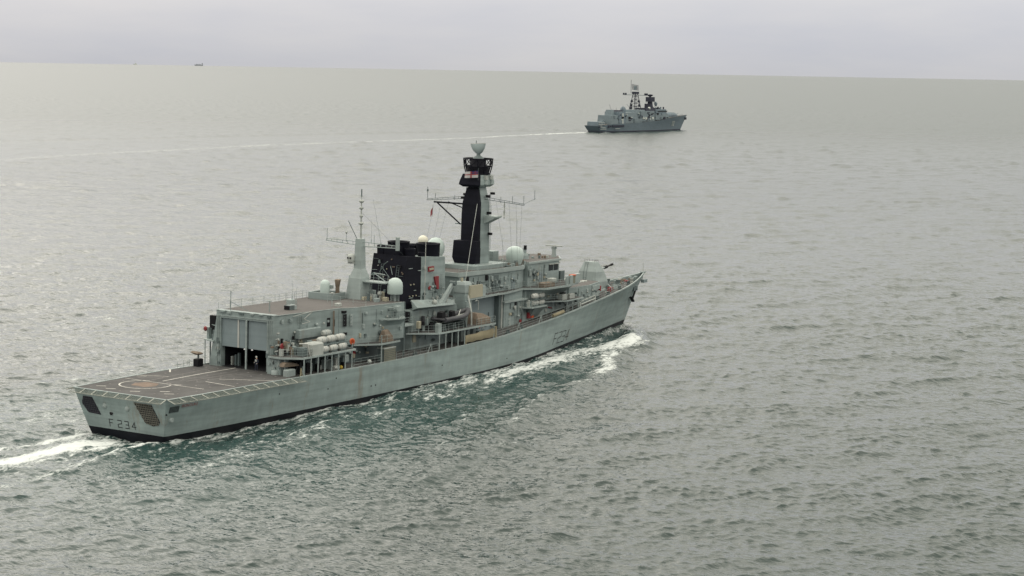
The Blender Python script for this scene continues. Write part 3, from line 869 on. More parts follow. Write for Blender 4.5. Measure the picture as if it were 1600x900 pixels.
def wall_clutter(x0, x1, yw, z0, z1, n, seed, face='s'):
    """pipes, junction boxes, vents and cable trays along a bulkhead"""
    r = random.Random(seed)
    for _ in range(int(n * 1.5)):
        x = r.uniform(x0, x1); z = r.uniform(z0, z1 - .5); k_ = r.random()
        yy = yw(x) if callable(yw) else yw
        if k_ < .34: fit('junction_box', x, yy - .1, z, (r.uniform(.2, .55), .22, r.uniform(.25, .6)), r.choice(['grey', 'grey_light', 'grey_light', 'grey_dark', 'cream']))
        elif k_ < .55:
            h = r.uniform(1.0, 2.4); part(MB().tube((x, yy - .08, z), (x, yy - .08, min(z + h, z1)), r.choice([.035, .05, .07]), 6), 'pipe', r.choice(['grey', 'grey_light', 'grey_dark']))
        elif k_ < .68:
            l = r.uniform(.8, 2.2); part(MB().tube((x, yy - .08, z), (min(x + l, x1), yw(min(x + l, x1)) - .08 if callable(yw) else yy - .08, z), .045, 6), 'pipe', r.choice(['grey_light', 'grey_dark']))
        elif k_ < .82: part(MB().lathe([(.16, 0), (.2, .1), (.2, .3), (.1, .36)], (x, yy - .05, z), (0, -1, .15), 10), 'vent', r.choice(['grey_light', 'grey_dark']))
        elif k_ < .93: part(MB().lathe([(.06, 0), (.13, .05), (.12, .22), (.03, .26)], (x, yy - .22, z), (0, 0, -1), 8), 'deck_lamp', 'off_white')
        else: part(MB().lathe([(.22, -.04), (.30, -.05), (.30, .05), (.22, .04)], (x, yy - .08, z), (0, 1, 0), 12), 'hose_reel', r.choice(['red', 'grey_dark', 'off_white']))

# ---- hangar --------------------------------------------------------------------------
zb = dz(25) - .02
hx, yl, yr_ = 25.0, 5.95, -3.05               # aft face between port and starboard edges
ol, or_, ot = 5.22, -2.10, 11.50              # door opening
hang = MB()
hang.hexa([(hx, ol, zb), (hx + .9, ol, zb), (hx + .9, 7.05, zb), (hx, 7.05, zb), (hx, ol, ot), (hx + .9, ol, ot), (hx + .9, yl, ot), (hx, yl, ot)])      # port jamb, flaring at the foot
hang.box(hx, hx + .9, yr_ - .0, or_, zb, ot)
hang.box(hx, hx + .9, yr_, yl, ot, R35 + .12)
part(hang, 'hangar_door_frame', 'grey')
part(MB().prism([(25.9, -3.05), (37.2, -4.4), (37.2, -4.2), (25.9, -2.85)], zb, R35), 'hangar_wall', 'grey')
part(MB().prism([(25.9, 5.95), (37.2, 5.95), (37.2, 5.75), (25.9, 5.75)], zb, R35), 'hangar_wall', 'grey')
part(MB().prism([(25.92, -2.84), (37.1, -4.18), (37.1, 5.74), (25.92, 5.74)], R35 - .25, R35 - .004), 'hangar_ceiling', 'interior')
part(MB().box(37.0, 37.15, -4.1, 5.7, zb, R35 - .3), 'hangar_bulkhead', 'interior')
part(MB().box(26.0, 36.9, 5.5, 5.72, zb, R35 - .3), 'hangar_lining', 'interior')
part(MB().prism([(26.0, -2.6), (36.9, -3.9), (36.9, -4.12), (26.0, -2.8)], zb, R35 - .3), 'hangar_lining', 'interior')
part(MB().box(25.3, 37.0, -2.7, 5.5, zb + .02, zb + .06), 'hangar_floor', 'interior')
# raised door: two leaves of the roller door
for a, b in ((ol, 1.2), (1.0, or_)):
    mb = MB(); n = 12
    for i in range(n):
        z0 = 7.85 + (ot - 7.85) * i / n; z1 = 7.85 + (ot - 7.85) * (i + 1) / n
        mb.hexa([(hx + .30, b, z0), (hx + .42, b, z0), (hx + .42, a, z0), (hx + .30, a, z0), (hx + .297, b, z1 - .004), (hx + .42, b, z1 - .004), (hx + .42, a, z1 - .004), (hx + .297, a, z1 - .004)])
    part(mb, 'roller_door', 'door_grey')
part(MB().box(hx + .2, hx + .32, 2.47, 2.68, 7.85, 12.0), 'door_strip', 'white', label='white vertical strip on the hangar door')
part(MB().box(hx - .1, hx + .06, 1.0, 1.2, zb, ot), 'door_post', 'grey_light')
for y in (3.4, 2.2, -.6):
    part(MB().lathe([(.04, 0), (.13, .06), (.10, .14)], (27.6, y, 7.4), (0, 0, -1), 10), 'hangar_lamp', 'lamp_glow')
for i, y in enumerate((4.7, 4.1, 3.6, -1.4)):
    part(MB().box(26.6, 27.0, y - .12, y + .12, zb + .06, zb + 1.2 + .25 * (i % 3)), 'equipment_rack', 'grey_dark' if i else 'off_white')
for y, l in ((4.9, .8), (3.8, .5), (1.9, .7), (.2, .5), (-1.2, .6), (-2.5, .5)):
    part(MB().box(hx - .22, hx, y - l / 2, y + l / 2, R35 - .15 + random.uniform(-.1, .1), R35 + .12), 'landing_light', random.choice(['grey', 'grey_light', 'grey_dark']))
part(MB().box(hx - .06, hx, yr_ + .02, yl - .02, R35 - .62, R35 - .5), 'cable_tray', 'grey_light')
for y in (-2.3, -2.55, -2.85, 5.5, 5.75):
    part(MB().tube((hx - .06, y, zb + .1), (hx - .06, y, R35 - .6), .05, 6), 'pipe', 'grey_light')
r_ = random.Random(3)
for _ in range(16):
    y = r_.choice([r_.uniform(-3.0, -2.2), r_.uniform(5.3, 5.9)]); z = r_.uniform(zb + .3, 8.6)
    part(MB().box(hx - r_.uniform(.12, .3), hx, y - r_.uniform(.08, .2), y + r_.uniform(.08, .2), z, z + r_.uniform(.2, .6)), 'junction_box', r_.choice(['grey', 'grey_light', 'off_white', 'grey_dark', 'grey_dark']))
# hangar roof, the after house that carries it on and the roof deck
roofp = [(25.0, -3.05), (37.2, -4.4), (38.9, -5.5), (49.0, -6.75), (49.2, -3.0), (49.2, 6.0), (25.0, 6.0)]
part(MB().prism([(p[0], p[1]) for p in roofp], R35, R35 + .04), 'hangar_roof', 'roof_deck')
part(MB().prism([(37.25, -4.41), (38.9, -5.5), (49.0, -6.75), (49.2, -3.0), (49.2, 6.0), (37.25, 5.97)], P1 + .02, R35 - .004), 'hangar_house', 'grey')
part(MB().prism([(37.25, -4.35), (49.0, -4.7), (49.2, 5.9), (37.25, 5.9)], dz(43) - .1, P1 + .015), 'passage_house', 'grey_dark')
yw_h = lambda x: -3.05 - (x - 25.0) * 1.35 / 12.2
yw_a = lambda x: -5.5 - (x - 38.9) * 1.25 / 10.1
rail([(25.3, 5.9, R35), (44.2, 5.9, R35)], h=1.0, step=2.4)
mb = MB()                                      # edge angle round the roof
for a, b in zip(roofp[:4], roofp[1:4]):
    mb.tube((a[0], a[1], R35 + .03), (b[0], b[1], R35 + .03), .05, 5)
part(mb, 'roof_edge', 'grey_light')
wall_clutter(26.2, 36.8, yw_h, 8.2, 12.0, 16, 5)
wall_clutter(39.2, 48.5, yw_a, 8.2, 12.0, 14, 8)
wall_clutter(38.5, 48.8, -4.75, 5.2, 7.4, 10, 9)
# recess windows and doors
door(37.9, -4.95, 10.0, 's', .8, 1.6, dark=True); door(38.6, -5.45, 10.1, 's', .5, 1.5)
part(MB().box(35.0, 35.6, yw_h(35.3) - .05, yw_h(35.3) + .1, 10.2, 11.3), 'vent_opening', 'black')
part(MB().box(36.2, 36.5, yw_h(36.3) - .05, yw_h(36.3) + .1, 10.1, 11.0), 'vent_opening', 'black')
part(MB().box(37.5, 38.2, -5.0, -4.6, 11.75, 12.05), 'vent_opening', 'black')
part(MB().box(37.7, 38.2, -5.1, -4.8, 8.9, 9.2), 'vent_opening', 'black')
# bracket aerial and pole on the hangar side
part(MB().path([(28.6, yw_h(28.6), 12.0), (29.5, -4.2, 12.35), (31.3, -4.5, 12.55)], .05).path([(31.3, -4.5, 12.5), (30.2, -4.0, 11.6), (31.2, -4.2, 11.2), (30.0, -3.9, 11.0)], .05), 'folding_bracket', 'off_white')
# things standing on the roof
part(MB().box(31.2, 32.2, -1.0, -.1, R35 + .04, R35 + .62), 'roof_hatch', 'grey_dark'); part(MB().box(31.1, 31.2, -.95, -.15, R35 + .1, R35 + .56), 'hatch_opening', 'black'); part(MB().box(32.2, 32.7, -1.0, -.1, R35 + .04, R35 + .6), 'hatch_side', 'grey_light')
post(25.4, 4.0, R35, 15.0, .05, 'grey', 'signal_pole'); part(MB().tube((25.4, 4.0, 13.6), (26.9, 2.2, R35), .04, 6), 'pole_stay', 'grey')
part(MB().path([(25.4, 5.6, 14.9), (25.4, 4.0, 14.95), (25.4, 3.7, 14.7)], .03, 4), 'pole_arm', 'grey')
post(28.0, -.2, R35, 13.8, .09, 'grey_light', 'roof_pole'); part(MB().tube((28, .5, 13.75), (28, -.5, 13.8), .06, 6), 'pole_arm', 'grey_light')
fit('roof_box', 36.2, 2.6, R35, (.9, .8, .75), 'grey_light'); whip(36.2, 2.4, 13.1, 2.4); whip(37.0, 2.3, R35, 2.2)
fit('roof_box', 39.0, -3.0, R35, (.8, .6, .45), 'off_white'); post(38.2, -2.6, R35, 14.2, .05, 'grey_light', 'roof_pole'); part(MB().lathe([(.2, 0), (.28, .06), (.1, .14)], (38.2, -2.6, 14.1), n=10), 'pole_head', 'off_white')
# coaming with the director on it
cm = MB()
cm.box(43.4, 46.6, 4.9, 5.1, R35, R35 + .95); cm.box(43.4, 43.6, 1.3, 4.9, R35, R35 + .95); cm.box(46.4, 46.6, 1.2, 4.9, R35, R35 + .95); cm.box(43.6, 46.4, 1.2, 1.4, R35, R35 + .9)
part(cm, 'coaming', 'grey'); part(MB().box(43.6, 46.4, 1.4, 4.9, R35 + .6, R35 + .7), 'coaming_deck', 'roof_deck')
part(MB().lathe([(.62, 0), (.66, .25), (.66, 1.3), (.55, 1.65), (.3, 1.86), (.02, 1.92)], (44.6, 3.2, R35 + .7), n=20), 'director_cover', 'radome')
part(MB().box(44.9, 45.3, 2.3, 2.7, R35 + 1.4, R35 + 1.9), 'director_arm', 'grey_light')
part(MB().loft([[(45.9, 2.0, 13.0), (46.3, 2.0, 13.0), (46.3, 2.4, 13.0), (45.9, 2.4, 13.0)], [(45.9, 1.95, 13.9), (46.2, 1.95, 13.9), (46.2, 2.4, 13.9), (45.9, 2.4, 13.9)], [(45.8, 1.8, 14.9), (46.3, 1.8, 15.0), (46.3, 2.5, 15.0), (45.8, 2.5, 14.9)]]), 'sight_cover', 'cloth_brown')
rail([(38, 5.9, R35), (43.2, 5.9, R35)], step=1.6); rail([(46.8, 4.8, R35), (46.8, .6, R35)], step=1.4); rail([(41.5, -5.7, R35), (41.5, .5, R35)], step=2.2, wires=2)
for i in range(9):
    x = 46.5 + random.uniform(-.7, 2.6); y = random.uniform(-4.4, -1.2)
    fit(random.choice(['ventilator', 'locker', 'winch']), x, y, R35 + .02, (random.uniform(.3, .8), random.uniform(.3, .7), random.uniform(.4, 1.2)), random.choice(['grey', 'off_white', 'grey_dark', 'cream', 'grey_light']))
part(MB().tube((48.3, -3.2, R35), (48.3, -3.2, 13.2), .12, 8).ball((48.3, -3.2, 13.3), .32, 12), 'ventilator', 'off_white')
# radome on its post at the starboard edge
part(MB().lathe([(.98, 0), (1.05, .1), (1.05, 1.15), (.98, 1.55), (.75, 1.93), (.4, 2.13), (.02, 2.2)], (49.0, -5.2, 13.35), n=28), 'radome', 'radome')
for a in range(5):
    an = a * 2 * math.pi / 5
    post(49.0 + .55 * math.cos(an), -5.2 + .55 * math.sin(an), R35 - .3, 13.36, .07, 'grey_light', 'radome_leg')
part(MB().tube((49, -5.2, R35), (49, -5.2, 13.36), .2, 10), 'radome_trunk', 'grey_light')
# sponson with the light gun on the quarter
sp = [(44.0, -6.0), (44.6, -7.2), (46.0, -7.85), (47.6, -7.8), (48.8, -7.0), (48.8, -6.2)]
part(MB().prism(sp, 10.35, 10.5), 'gun_platform', 'grey_light')
part(MB().loft([[(44.4, -6.0, 9.3), (48.4, -6.55, 9.3), (48.4, -6.3, 9.3), (44.4, -5.9, 9.3)], [(44.0, -6.6, 10.34), (48.7, -7.4, 10.34), (48.7, -6.4, 10.34), (44.0, -6.0, 10.34)]]), 'platform_bracket', 'grey')
rail([(x, y, 10.5) for x, y in sp[1:5]], step=.9, mat='grey_light')
gn = part(MB().lathe([(.34, 0), (.3, .5), (.22, .9)], (47.0, -7.0, 10.5), n=12), 'gun_mount', 'grey')
MB().box(46.5, 47.5, -7.35, -6.65, 11.4, 12.05).build('gun_cradle', 'grey_light', gn)
MB().tube((46.6, -7.0, 11.75), (44.2, -6.9, 12.15), .06, 8).build('gun_barrel', 'grey_light', gn)
MB().tube((46.6, -7.2, 11.55), (44.6, -7.15, 11.75), .045, 8).build('gun_barrel', 'grey_dark', gn)
# ---- platform over the side deck, abaft (canisters) ------------------------------
pl = [(23.6, -3.4), (23.4, -5.4), (25.1, -7.8), (36.2, -7.95), (37.6, -4.6), (37.0, -4.4)]
part(MB().prism(pl, P1 - .22, P1), 'platform', 'grey_light')
part(MB().prism([(23.7, -3.5), (23.6, -5.4), (25.2, -7.6), (36.1, -7.75), (37.4, -4.7), (37.0, -4.45)], P1 + .002, P1 + .012), 'platform_deck', 'deck')
for x in np.linspace(25.3, 35.6, 8):
    post(x, -7.75, dz(x), P1 - .2, .085)
post(26.9, -7.6, dz(27), P1 - .2, .05); post(24.2, -5.6, dz(24), P1 - .2, .08)
rail([(23.5, -5.4, P1), (25.1, -7.7, P1), (27.0, -7.75, P1)], step=1.2)
pil = MB(); pil.prism([(23.9, -3.1), (24.0, -5.1), (25.3, -5.3), (25.6, -3.1)], zb, 7.33); part(pil, 'locker', 'grey')
part(MB().lathe([(.5, 0), (.5, .55), (.4, .6)], (24.0, -4.3, zb + .02), n=14), 'capstan_drum', 'grey_light')
part(MB().box(24.4, 24.9, -5.0, -4.5, P1, P1 + .9), 'platform_locker', 'off_white')
fit('deck_locker', 24.1, -6.4, zb + .06, (1.6, .7, .85), 'grey_light')
part(MB().loft([[(23.4, -6.0, 6.4), (26.2, -6.3, 6.3), (26.2, -5.6, 6.3), (23.4, -5.4, 6.4)], [(23.6, -6.1, 6.8), (26.4, -6.2, 6.45), (26.4, -5.7, 6.45), (23.6, -5.3, 6.8)], [(23.9, -5.9, 6.95), (25.2, -6.0, 6.8), (25.2, -5.6, 6.8), (23.9, -5.5, 6.95)]]), 'covered_gear', 'cloth_brown')
part(MB().path([(24.6, -7.7, zb), (24.9, -7.6, 6.3), (25.0, -7.7, zb + .1)], .06), 'accommodation_frame', 'canvas')
# under the platform: bulkhead, lockers, hoses
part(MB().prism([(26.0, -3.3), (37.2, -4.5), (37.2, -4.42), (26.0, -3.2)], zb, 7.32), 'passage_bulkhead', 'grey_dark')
wall_clutter(26.5, 37.0, lambda x: yw_h(x) - .15, 5.5, 7.2, 22, 14)
for x, y, s, m_ in ((29.5, -5.0, (1.1, .8, 1.5), 'grey'), (31.2, -5.2, (.9, .7, 1.7), 'grey_dark'), (33.2, -5.4, (1.3, .6, 1.2), 'grey_light'), (35.0, -5.4, (1.0, .8, 1.6), 'grey'), (27.6, -4.8, (.8, .8, 1.4), 'black')):
    fit('locker', x, y, dz(x) - .02, s, m_)
part(MB().lathe([(.28, -.5), (.32, -.4), (.32, .4), (.28, .5)], (33.0, -7.1, 5.35), (1, 0, 0), 14), 'fender', 'off_white')
part(MB().ball((34.0, -7.2, 5.3), .26, 12), 'buoy', 'yellow'); part(MB().ball((40.1, -7.4, 5.35), .3, 12), 'buoy', 'off_white')
# wall box above the platform
fit('ventilation_box', 31.2, -3.95, 9.2, (4.6, .75, 1.15), 'grey'); part(MB().tube((35.9, -4.5, 7.6), (35.9, -4.5, 12.2), .06, 6), 'pipe', 'cloth_brown'); part(MB().tube((36.1, -4.5, 7.6), (36.1, -4.5, 12.2), .05, 6), 'pipe', 'cloth_brown')
fit('generator_box', 28.3, -6.9, P1 + .012, (2.4, 1.5, 1.55), 'off_white'); fit('cable_reel', 26.3, -6.7, P1 + .012, (.8, 1.0, 1.1), 'grey_dark')
part(MB().tube((27.0, -7.4, P1), (26.6, -7.3, 9.1), .09, 8), 'davit_post', 'white'); part(MB().tube((26.6, -7.3, 9.1), (25.8, -6.6, 9.15), .08, 8), 'davit_arm', 'white')
r_ = random.Random(8)
for i in range(26):
    x, y = r_.uniform(25.2, 29.5), r_.uniform(-5.6, -3.8)
    fit(r_.choice(['winch', 'valve_box', 'locker', 'hose_rack', 'bracket']), x, y, P1 + .012 + r_.choice([0, 0, .5]), (r_.uniform(.2, .6), r_.uniform(.2, .5), r_.uniform(.3, 1.0)), r_.choice(['grey', 'grey_dark', 'black', 'off_white', 'wood_slats', 'cloth_brown', 'grey_light']))
part(MB().lathe([(.32, -.08), (.4, 0), (.32, .08)], (24.7, -4.75, P1 + 1.2), (0, -1, 0), 14), 'hose_reel', 'red')
for i in range(4):
    part(MB().tube((25.05 + .1 * i, -3.45, 7.9 + .75 * i), (24.85, -4.1, 8.1 + .75 * i), .11, 8), 'floodlight', 'off_white')
r_ = random.Random(63)
for i in range(34):
    x, y = r_.uniform(23.9, 28.6), r_.uniform(-5.2, -3.5)
    fit(r_.choice(['winch', 'valve_box', 'locker', 'hose_rack', 'pipe_bend']), x, y, P1 + .012 + r_.choice([0, .4, .9, 1.3]), (r_.uniform(.12, .45), r_.uniform(.12, .4), r_.uniform(.2, .8)), r_.choice(['grey_dark', 'black', 'black', 'off_white', 'cloth_brown', 'grey', 'wood_slats']))
for i in range(16):
    y, z = r_.uniform(-5.2, -3.2), r_.uniform(5.6, 7.2)
    part(MB().tube((24.0 - r_.uniform(.05, .2), y, z), (24.0, y + r_.uniform(-.3, .3), z + r_.uniform(.2, .6)), .05, 6), 'hose', r_.choice(['grey_light', 'grey_dark', 'black', 'off_white']))
for i in range(22):
    x = r_.uniform(26, 36); fit(r_.choice(['valve_box', 'locker', 'hose_rack', 'drum']), x, r_.uniform(-6.6, -4.8), dz(x) - .02, (r_.uniform(.25, .7), r_.uniform(.25, .6), r_.uniform(.4, 1.7)), r_.choice(['black', 'black', 'grey_dark', 'grey_dark', 'grey', 'off_white']))
# rollers behind the canisters behind the canisters
for i in range(4):
    part(MB().lathe([(.22, -.5), (.26, -.45), (.26, .45), (.22, .5)], (29.2 + .95 * i, -5.6, 8.9), (1, 0, 0), 12), 'gas_bottle', ('grey_dark', 'cloth_brown', 'cream', 'cloth_brown')[i])
part(MB().box(28.8, 36.0, -7.3, -5.2, 8.52, 8.6), 'canister_rack', 'grey_dark'); 
for x in (28.9, 30.4, 32.9, 35.3, 36.0):
    post(x, -7.3, P1, 8.55, .045, 'grey_dark'); 
# ---- platform C ------------------------------------------------------------------
part(MB().prism([(39.0, -5.6), (42.2, -7.85), (46.6, -7.85), (46.6, -6.4)], P1 - .2, P1), 'platform', 'grey_light')
part(MB().prism([(39.3, -5.6), (42.3, -7.7), (46.5, -7.7), (46.5, -6.45)], P1 + .002, P1 + .012), 'platform_deck', 'deck')
post(42.4, -7.7, dz(42), P1 - .18, .1); post(42.4, -7.7, P1, P1 + 1.1, .07); rail([(39.2, -5.8, P1), (42.3, -7.7, P1)], step=1.8); rail([(42.3, -7.7, P1), (46.5, -7.7, P1)], step=1.4, wires=2)
part(MB().loft([[(43.3, -7.5, P1 + .01), (45.6, -7.5, P1 + .01), (45.6, -6.6, P1 + .01), (43.3, -6.6, P1 + .01)], [(43.5, -7.5, P1 + .8), (45.4, -7.4, P1 + .7), (45.4, -6.6, P1 + .8), (43.5, -6.6, P1 + .8)], [(43.7, -7.2, P1 + 1.5), (44.6, -7.2, P1 + 1.6), (44.6, -6.8, P1 + 1.6), (43.7, -6.8, P1 + 1.5)]]), 'covered_stores', 'cloth_brown', label='brown canvas bundle on the side platform')
cr_ = part(MB().box(43.0, 45.6, -7.7, -6.7, dz(44) + .02, 6.7), 'slatted_crate', 'grey_dark')
for i in range(7):
    z = dz(44) + .1 + i * .235
    MB().box(42.95, 45.65, -7.78, -7.71, z, z + .15).build('slat', 'wood_slats', cr_)
MB().box(42.9, 45.7, -7.8, -6.6, 6.7, 6.85).build('lid', 'off_white', cr_)
fit('locker', 38.2, -4.95, P1 - 2.2, (.7, .5, .9), 'grey_light')
# ---- midships deckhouse, funnel casing, uptakes ----------------------------------
dh = [(54.0, -3.2), (54.4, -4.45), (66.0, -4.45), (66.0, 4.45), (54.4, 4.45), (54.0, 3.2)]
part(MB().prism(dh, dz(56) - .1, 10.45), 'deckhouse', 'grey')
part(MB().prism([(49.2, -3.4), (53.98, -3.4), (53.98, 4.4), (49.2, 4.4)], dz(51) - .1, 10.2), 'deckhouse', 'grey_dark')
part(MB().prism([(49.3, -3.3), (53.9, -3.3), (53.9, 4.3), (49.3, 4.3)], 10.202, 10.22), 'roof_cover', 'deck')
rail([(49.4, -3.3, 10.2), (53.8, -3.3, 10.2)], step=1.1)
part(MB().prism([(46.8, -5.2), (54.0, -5.2), (54.0, -4.46), (53.9, -3.42), (46.8, -3.42)], 8.62, 8.8), 'walkway', 'grey_light')
rail([(49.3, -5.1, 8.8), (53.9, -5.1, 8.8)], step=1.2)
door(54.05, -3.95, 8.85, 'a', .8, 1.5, dark=True); door(54.05, -3.4, 8.85, 'a', .35, 1.5)
ladder(55.0, -4.46, dz(55), 9.6); ladder(55.9, -4.46, dz(55), 8.6, mat='grey')
part(MB().tube((49.3, -6.6, dz(49)), (49.3, -6.6, R35), .11, 8), 'downpipe', 'grey_dark')
wall_clutter(56, 65.5, -4.5, 5.4, 10.2, 26, 21)
fn = MB()                                      # black casing: its after face leans forward
fn.hexa([(53.7, -2.85, 9.0), (58.9, -2.85, 9.0), (58.9, 2.85, 9.0), (53.7, 2.85, 9.0), (55.4, -2.8, 17.75), (58.9, -2.8, 17.5), (58.9, 2.8, 17.5), (55.4, 2.8, 17.9)])
part(fn, 'funnel_casing', 'funnel_black', label='black painted funnel casing')
part(MB().hexa([(58.92, -2.87, 9.0), (65.4, -2.87, 9.0), (65.4, 2.87, 9.0), (58.92, 2.87, 9.0), (58.92, -2.82, 17.48), (65.0, -2.82, 17.15), (65.0, 2.82, 17.15), (58.92, 2.82, 17.48)]), 'funnel_casing', 'grey')
def uptake(x, y, z0, z1, r, n=18):
    return part(MB().lathe([(r * .96, z0), (r, z1 - .15), (r * 1.02, z1 - .1), (r * 1.02, z1), (r * .82, z1), (r * .8, z1 - .9)], (x, y, 0), n=n), 'uptake', 'funnel_black')
uptake(58.3, .6, 17.4, 19.5, 1.55); uptake(63.1, -1.2, 17.1, 19.05, 1.68); uptake(56.2, 1.9, 17.6, 19.0, .75); uptake(58.0, -1.5, 17.4, 18.65, .8); uptake(60.2, -2.0, 17.2, 18.0, .5); uptake(63.4, 1.4, 17.0, 18.7, 1.3)
part(MB().box(55.6, 57.4, -.6, 1.2, 17.7, 18.9), 'uptake_trunk', 'funnel_black')
def fx_aft(z): return 53.7 + (z - 9.0) * 1.7 / 8.8
for i in range(30):
    y = random.uniform(-2.6, 2.6); z = random.uniform(12.6, 17.4); xf = fx_aft(z); k_ = random.random()
    if k_ < .35: part(MB().lathe([(.05, 0), (.10, .05), (.07, .16)], (xf, y, z), (-1, 0, 0), 8), 'casing_lamp', random.choice(['cream', 'off_white', 'cloth_brown', 'cloth_brown']))
    elif k_ < .65: part(MB().box(xf - .08, xf + .1, y, min(2.8, y + random.uniform(.4, 1.3)), z, z + .05), 'rubbing_strip', random.choice(['grey', 'grey_dark', 'grey_dark']))
    else: part(MB().box(xf - .16, xf + .1, y - .15, y + .15, z, z + random.uniform(.25, .5)), 'junction_box', random.choice(['grey_dark', 'black', 'grey_dark']))
for i in range(7):
    x = random.uniform(55.6, 58.6); z = random.uniform(10.8, 16.8)
    part(MB().box(x, x + random.uniform(.3, 1.0), -2.95, -2.8, z, z + .08), 'rubbing_strip', random.choice(['grey', 'grey_light', 'grey_dark']))
for x, z in ((56.2, 13.8), (57.0, 13.8), (56.0, 12.2), (56.8, 12.2), (57.6, 12.2)): part(MB().lathe([(.05, 0), (.12, .05), (.09, .16)], (x, -2.85, z), (0, -1, 0), 8), 'casing_lamp', 'cream')
for y in (1.0, -1.6): 
    lm = MB()
    for d in (-.2, .2): lm.tube((fx_aft(11.5) - .12, y + d, 11.5), (fx_aft(16.5) - .12, y + d, 16.5), .03, 5)
    for t in np.linspace(0, 1, 16): lm.tube((fx_aft(11.5 + 5 * t) - .12, y - .2, 11.5 + 5 * t), (fx_aft(11.5 + 5 * t) - .12, y + .2, 11.5 + 5 * t), .022, 4)
    part(lm, 'ladder', 'grey_dark')
part(MB().path([(54.9, 1.5, 15.2), (54.3, .2, 16.6), (54.2, -.4, 17.0)], .07).path([(54.6, .9, 16.2), (54.0, -.9, 14.8)], .05), 'derrick', 'grey_dark')
part(MB().tube((54.6, -.6, 16.4), (54.5, -1.0, 15.2), .04, 6), 'derrick', 'grey')
# red escape gear, sign and pipes on the grey casing
part(MB().box(60.6, 62.0, -3.0, -2.82, 15.3, 16.0), 'casing_sign', 'red'); part(MB().box(60.75, 61.85, -3.03, -3.01, 15.5, 15.8), 'sign_panel', 'cream')
part(MB().hexa([(62.7, -3.1, 12.7), (63.2, -3.1, 12.7), (63.2, -2.85, 12.7), (62.7, -2.85, 12.7), (62.1, -3.05, 14.5), (63.2, -3.05, 14.5), (63.2, -2.83, 14.5), (62.1, -2.83, 14.5)]), 'fire_hose_bag', 'red')
ladder(64.0, -2.86, 10.6, 14.8); post(59.4, -3.2, 10.6, 19.6, .045, 'white', 'vent_pole'); part(MB().lathe([(.14, 0), (.2, .2), (.14, .6)], (59.4, -3.15, 15.6), n=10), 'pole_lamp', 'off_white')
wall_clutter(59.1, 65.0, -2.87, 10.8, 13.8, 18, 33); rail([(57.8, -4.3, 10.46), (65.9, -4.3, 10.46)], step=1.1)
# domes beyond the funnel
part(MB().ball((67.4, 2.5, 18.9), .75, 18).tube((67.4, 2.5, 14), (67.4, 2.5, 18.3), .2, 8), 'radome', 'radome_cream', label='cream ball radome behind the funnel')
part(MB().lathe([(.9, 0), (1.28, .9), (1.32, 1.6), (1.1, 2.3), (.65, 2.75), (.02, 2.9)], (72.2, 3.4, 16.1), n=26).tube((72.2, 3.4, 13.5), (72.2, 3.4, 16.2), .8, 12), 'radome', 'radome')
# overhanging wedge and boat crane
part(MB().loft([[(54.6, -4.46, 10.5), (65.6, -4.46, 10.5), (65.6, -4.3, 10.5), (54.6, -4.3, 10.5)], [(54.2, -5.4, 10.95), (62.6, -6.0, 10.75), (65.6, -4.3, 10.9), (54.8, -4.2, 11.0)], [(54.3, -5.35, 11.05), (62.6, -5.9, 10.95), (65.6, -4.2, 11.1), (55.6, -3.4, 11.8)]]), 'crane_sponson', 'grey')
ck = part(MB().loft([[(60.4, -5.3, 10.9), (61.2, -5.3, 10.9), (61.2, -4.7, 10.9), (60.4, -4.7, 10.9)], [(63.4, -5.25, 13.6), (64.0, -5.25, 13.5), (64.0, -4.85, 13.5), (63.4, -4.85, 13.6)]]), 'crane_arm', 'grey_light')
MB().tube((63.8, -5.5, 13.6), (63.8, -4.6, 13.6), .34, 12).build('sheave', 'grey_dark', ck)
MB().tube((62.2, -5.05, 10.9), (63.2, -5.05, 13.2), .08, 8).build('ram', 'off_white', ck)
MB().tube((63.7, -5.1, 13.4), (63.4, -6.3, 9.6), .025, 4).build('fall', 'grey_dark', ck)
part(MB().lathe([(.3, 0), (.36, .2), (.3, .45), (.05, .6)], (59.2, -5.0, 11.1), n=12), 'winch_head', 'off_white')
part(MB().cbox((67.6, -4.3, 9.6), (1.9, 2.0, 2.3)), 'launcher_house', 'grey')
part(MB().loft([[(66.6, -5.3, 11.95), (68.5, -5.3, 11.95), (68.5, -3.3, 11.95), (66.6, -3.3, 11.95)], [(66.6, -5.3, 13.1), (68.5, -5.3, 13.1), (68.5, -3.3, 13.1), (66.6, -3.3, 13.1)], [(66.8, -5.1, 13.5), (68.3, -5.1, 13.5), (68.3, -3.5, 13.5), (66.8, -3.5, 13.5)]]), 'launcher_house', 'grey_light')
part(MB().tube((67.5, -4.2, 13.4), (67.5, -4.2, 14.0), .2, 8), 'ventilator', 'cream'); part(MB().box(68.1, 68.6, -5.45, -5.3, 11.85, 12.1), 'launcher_hinge', 'black')
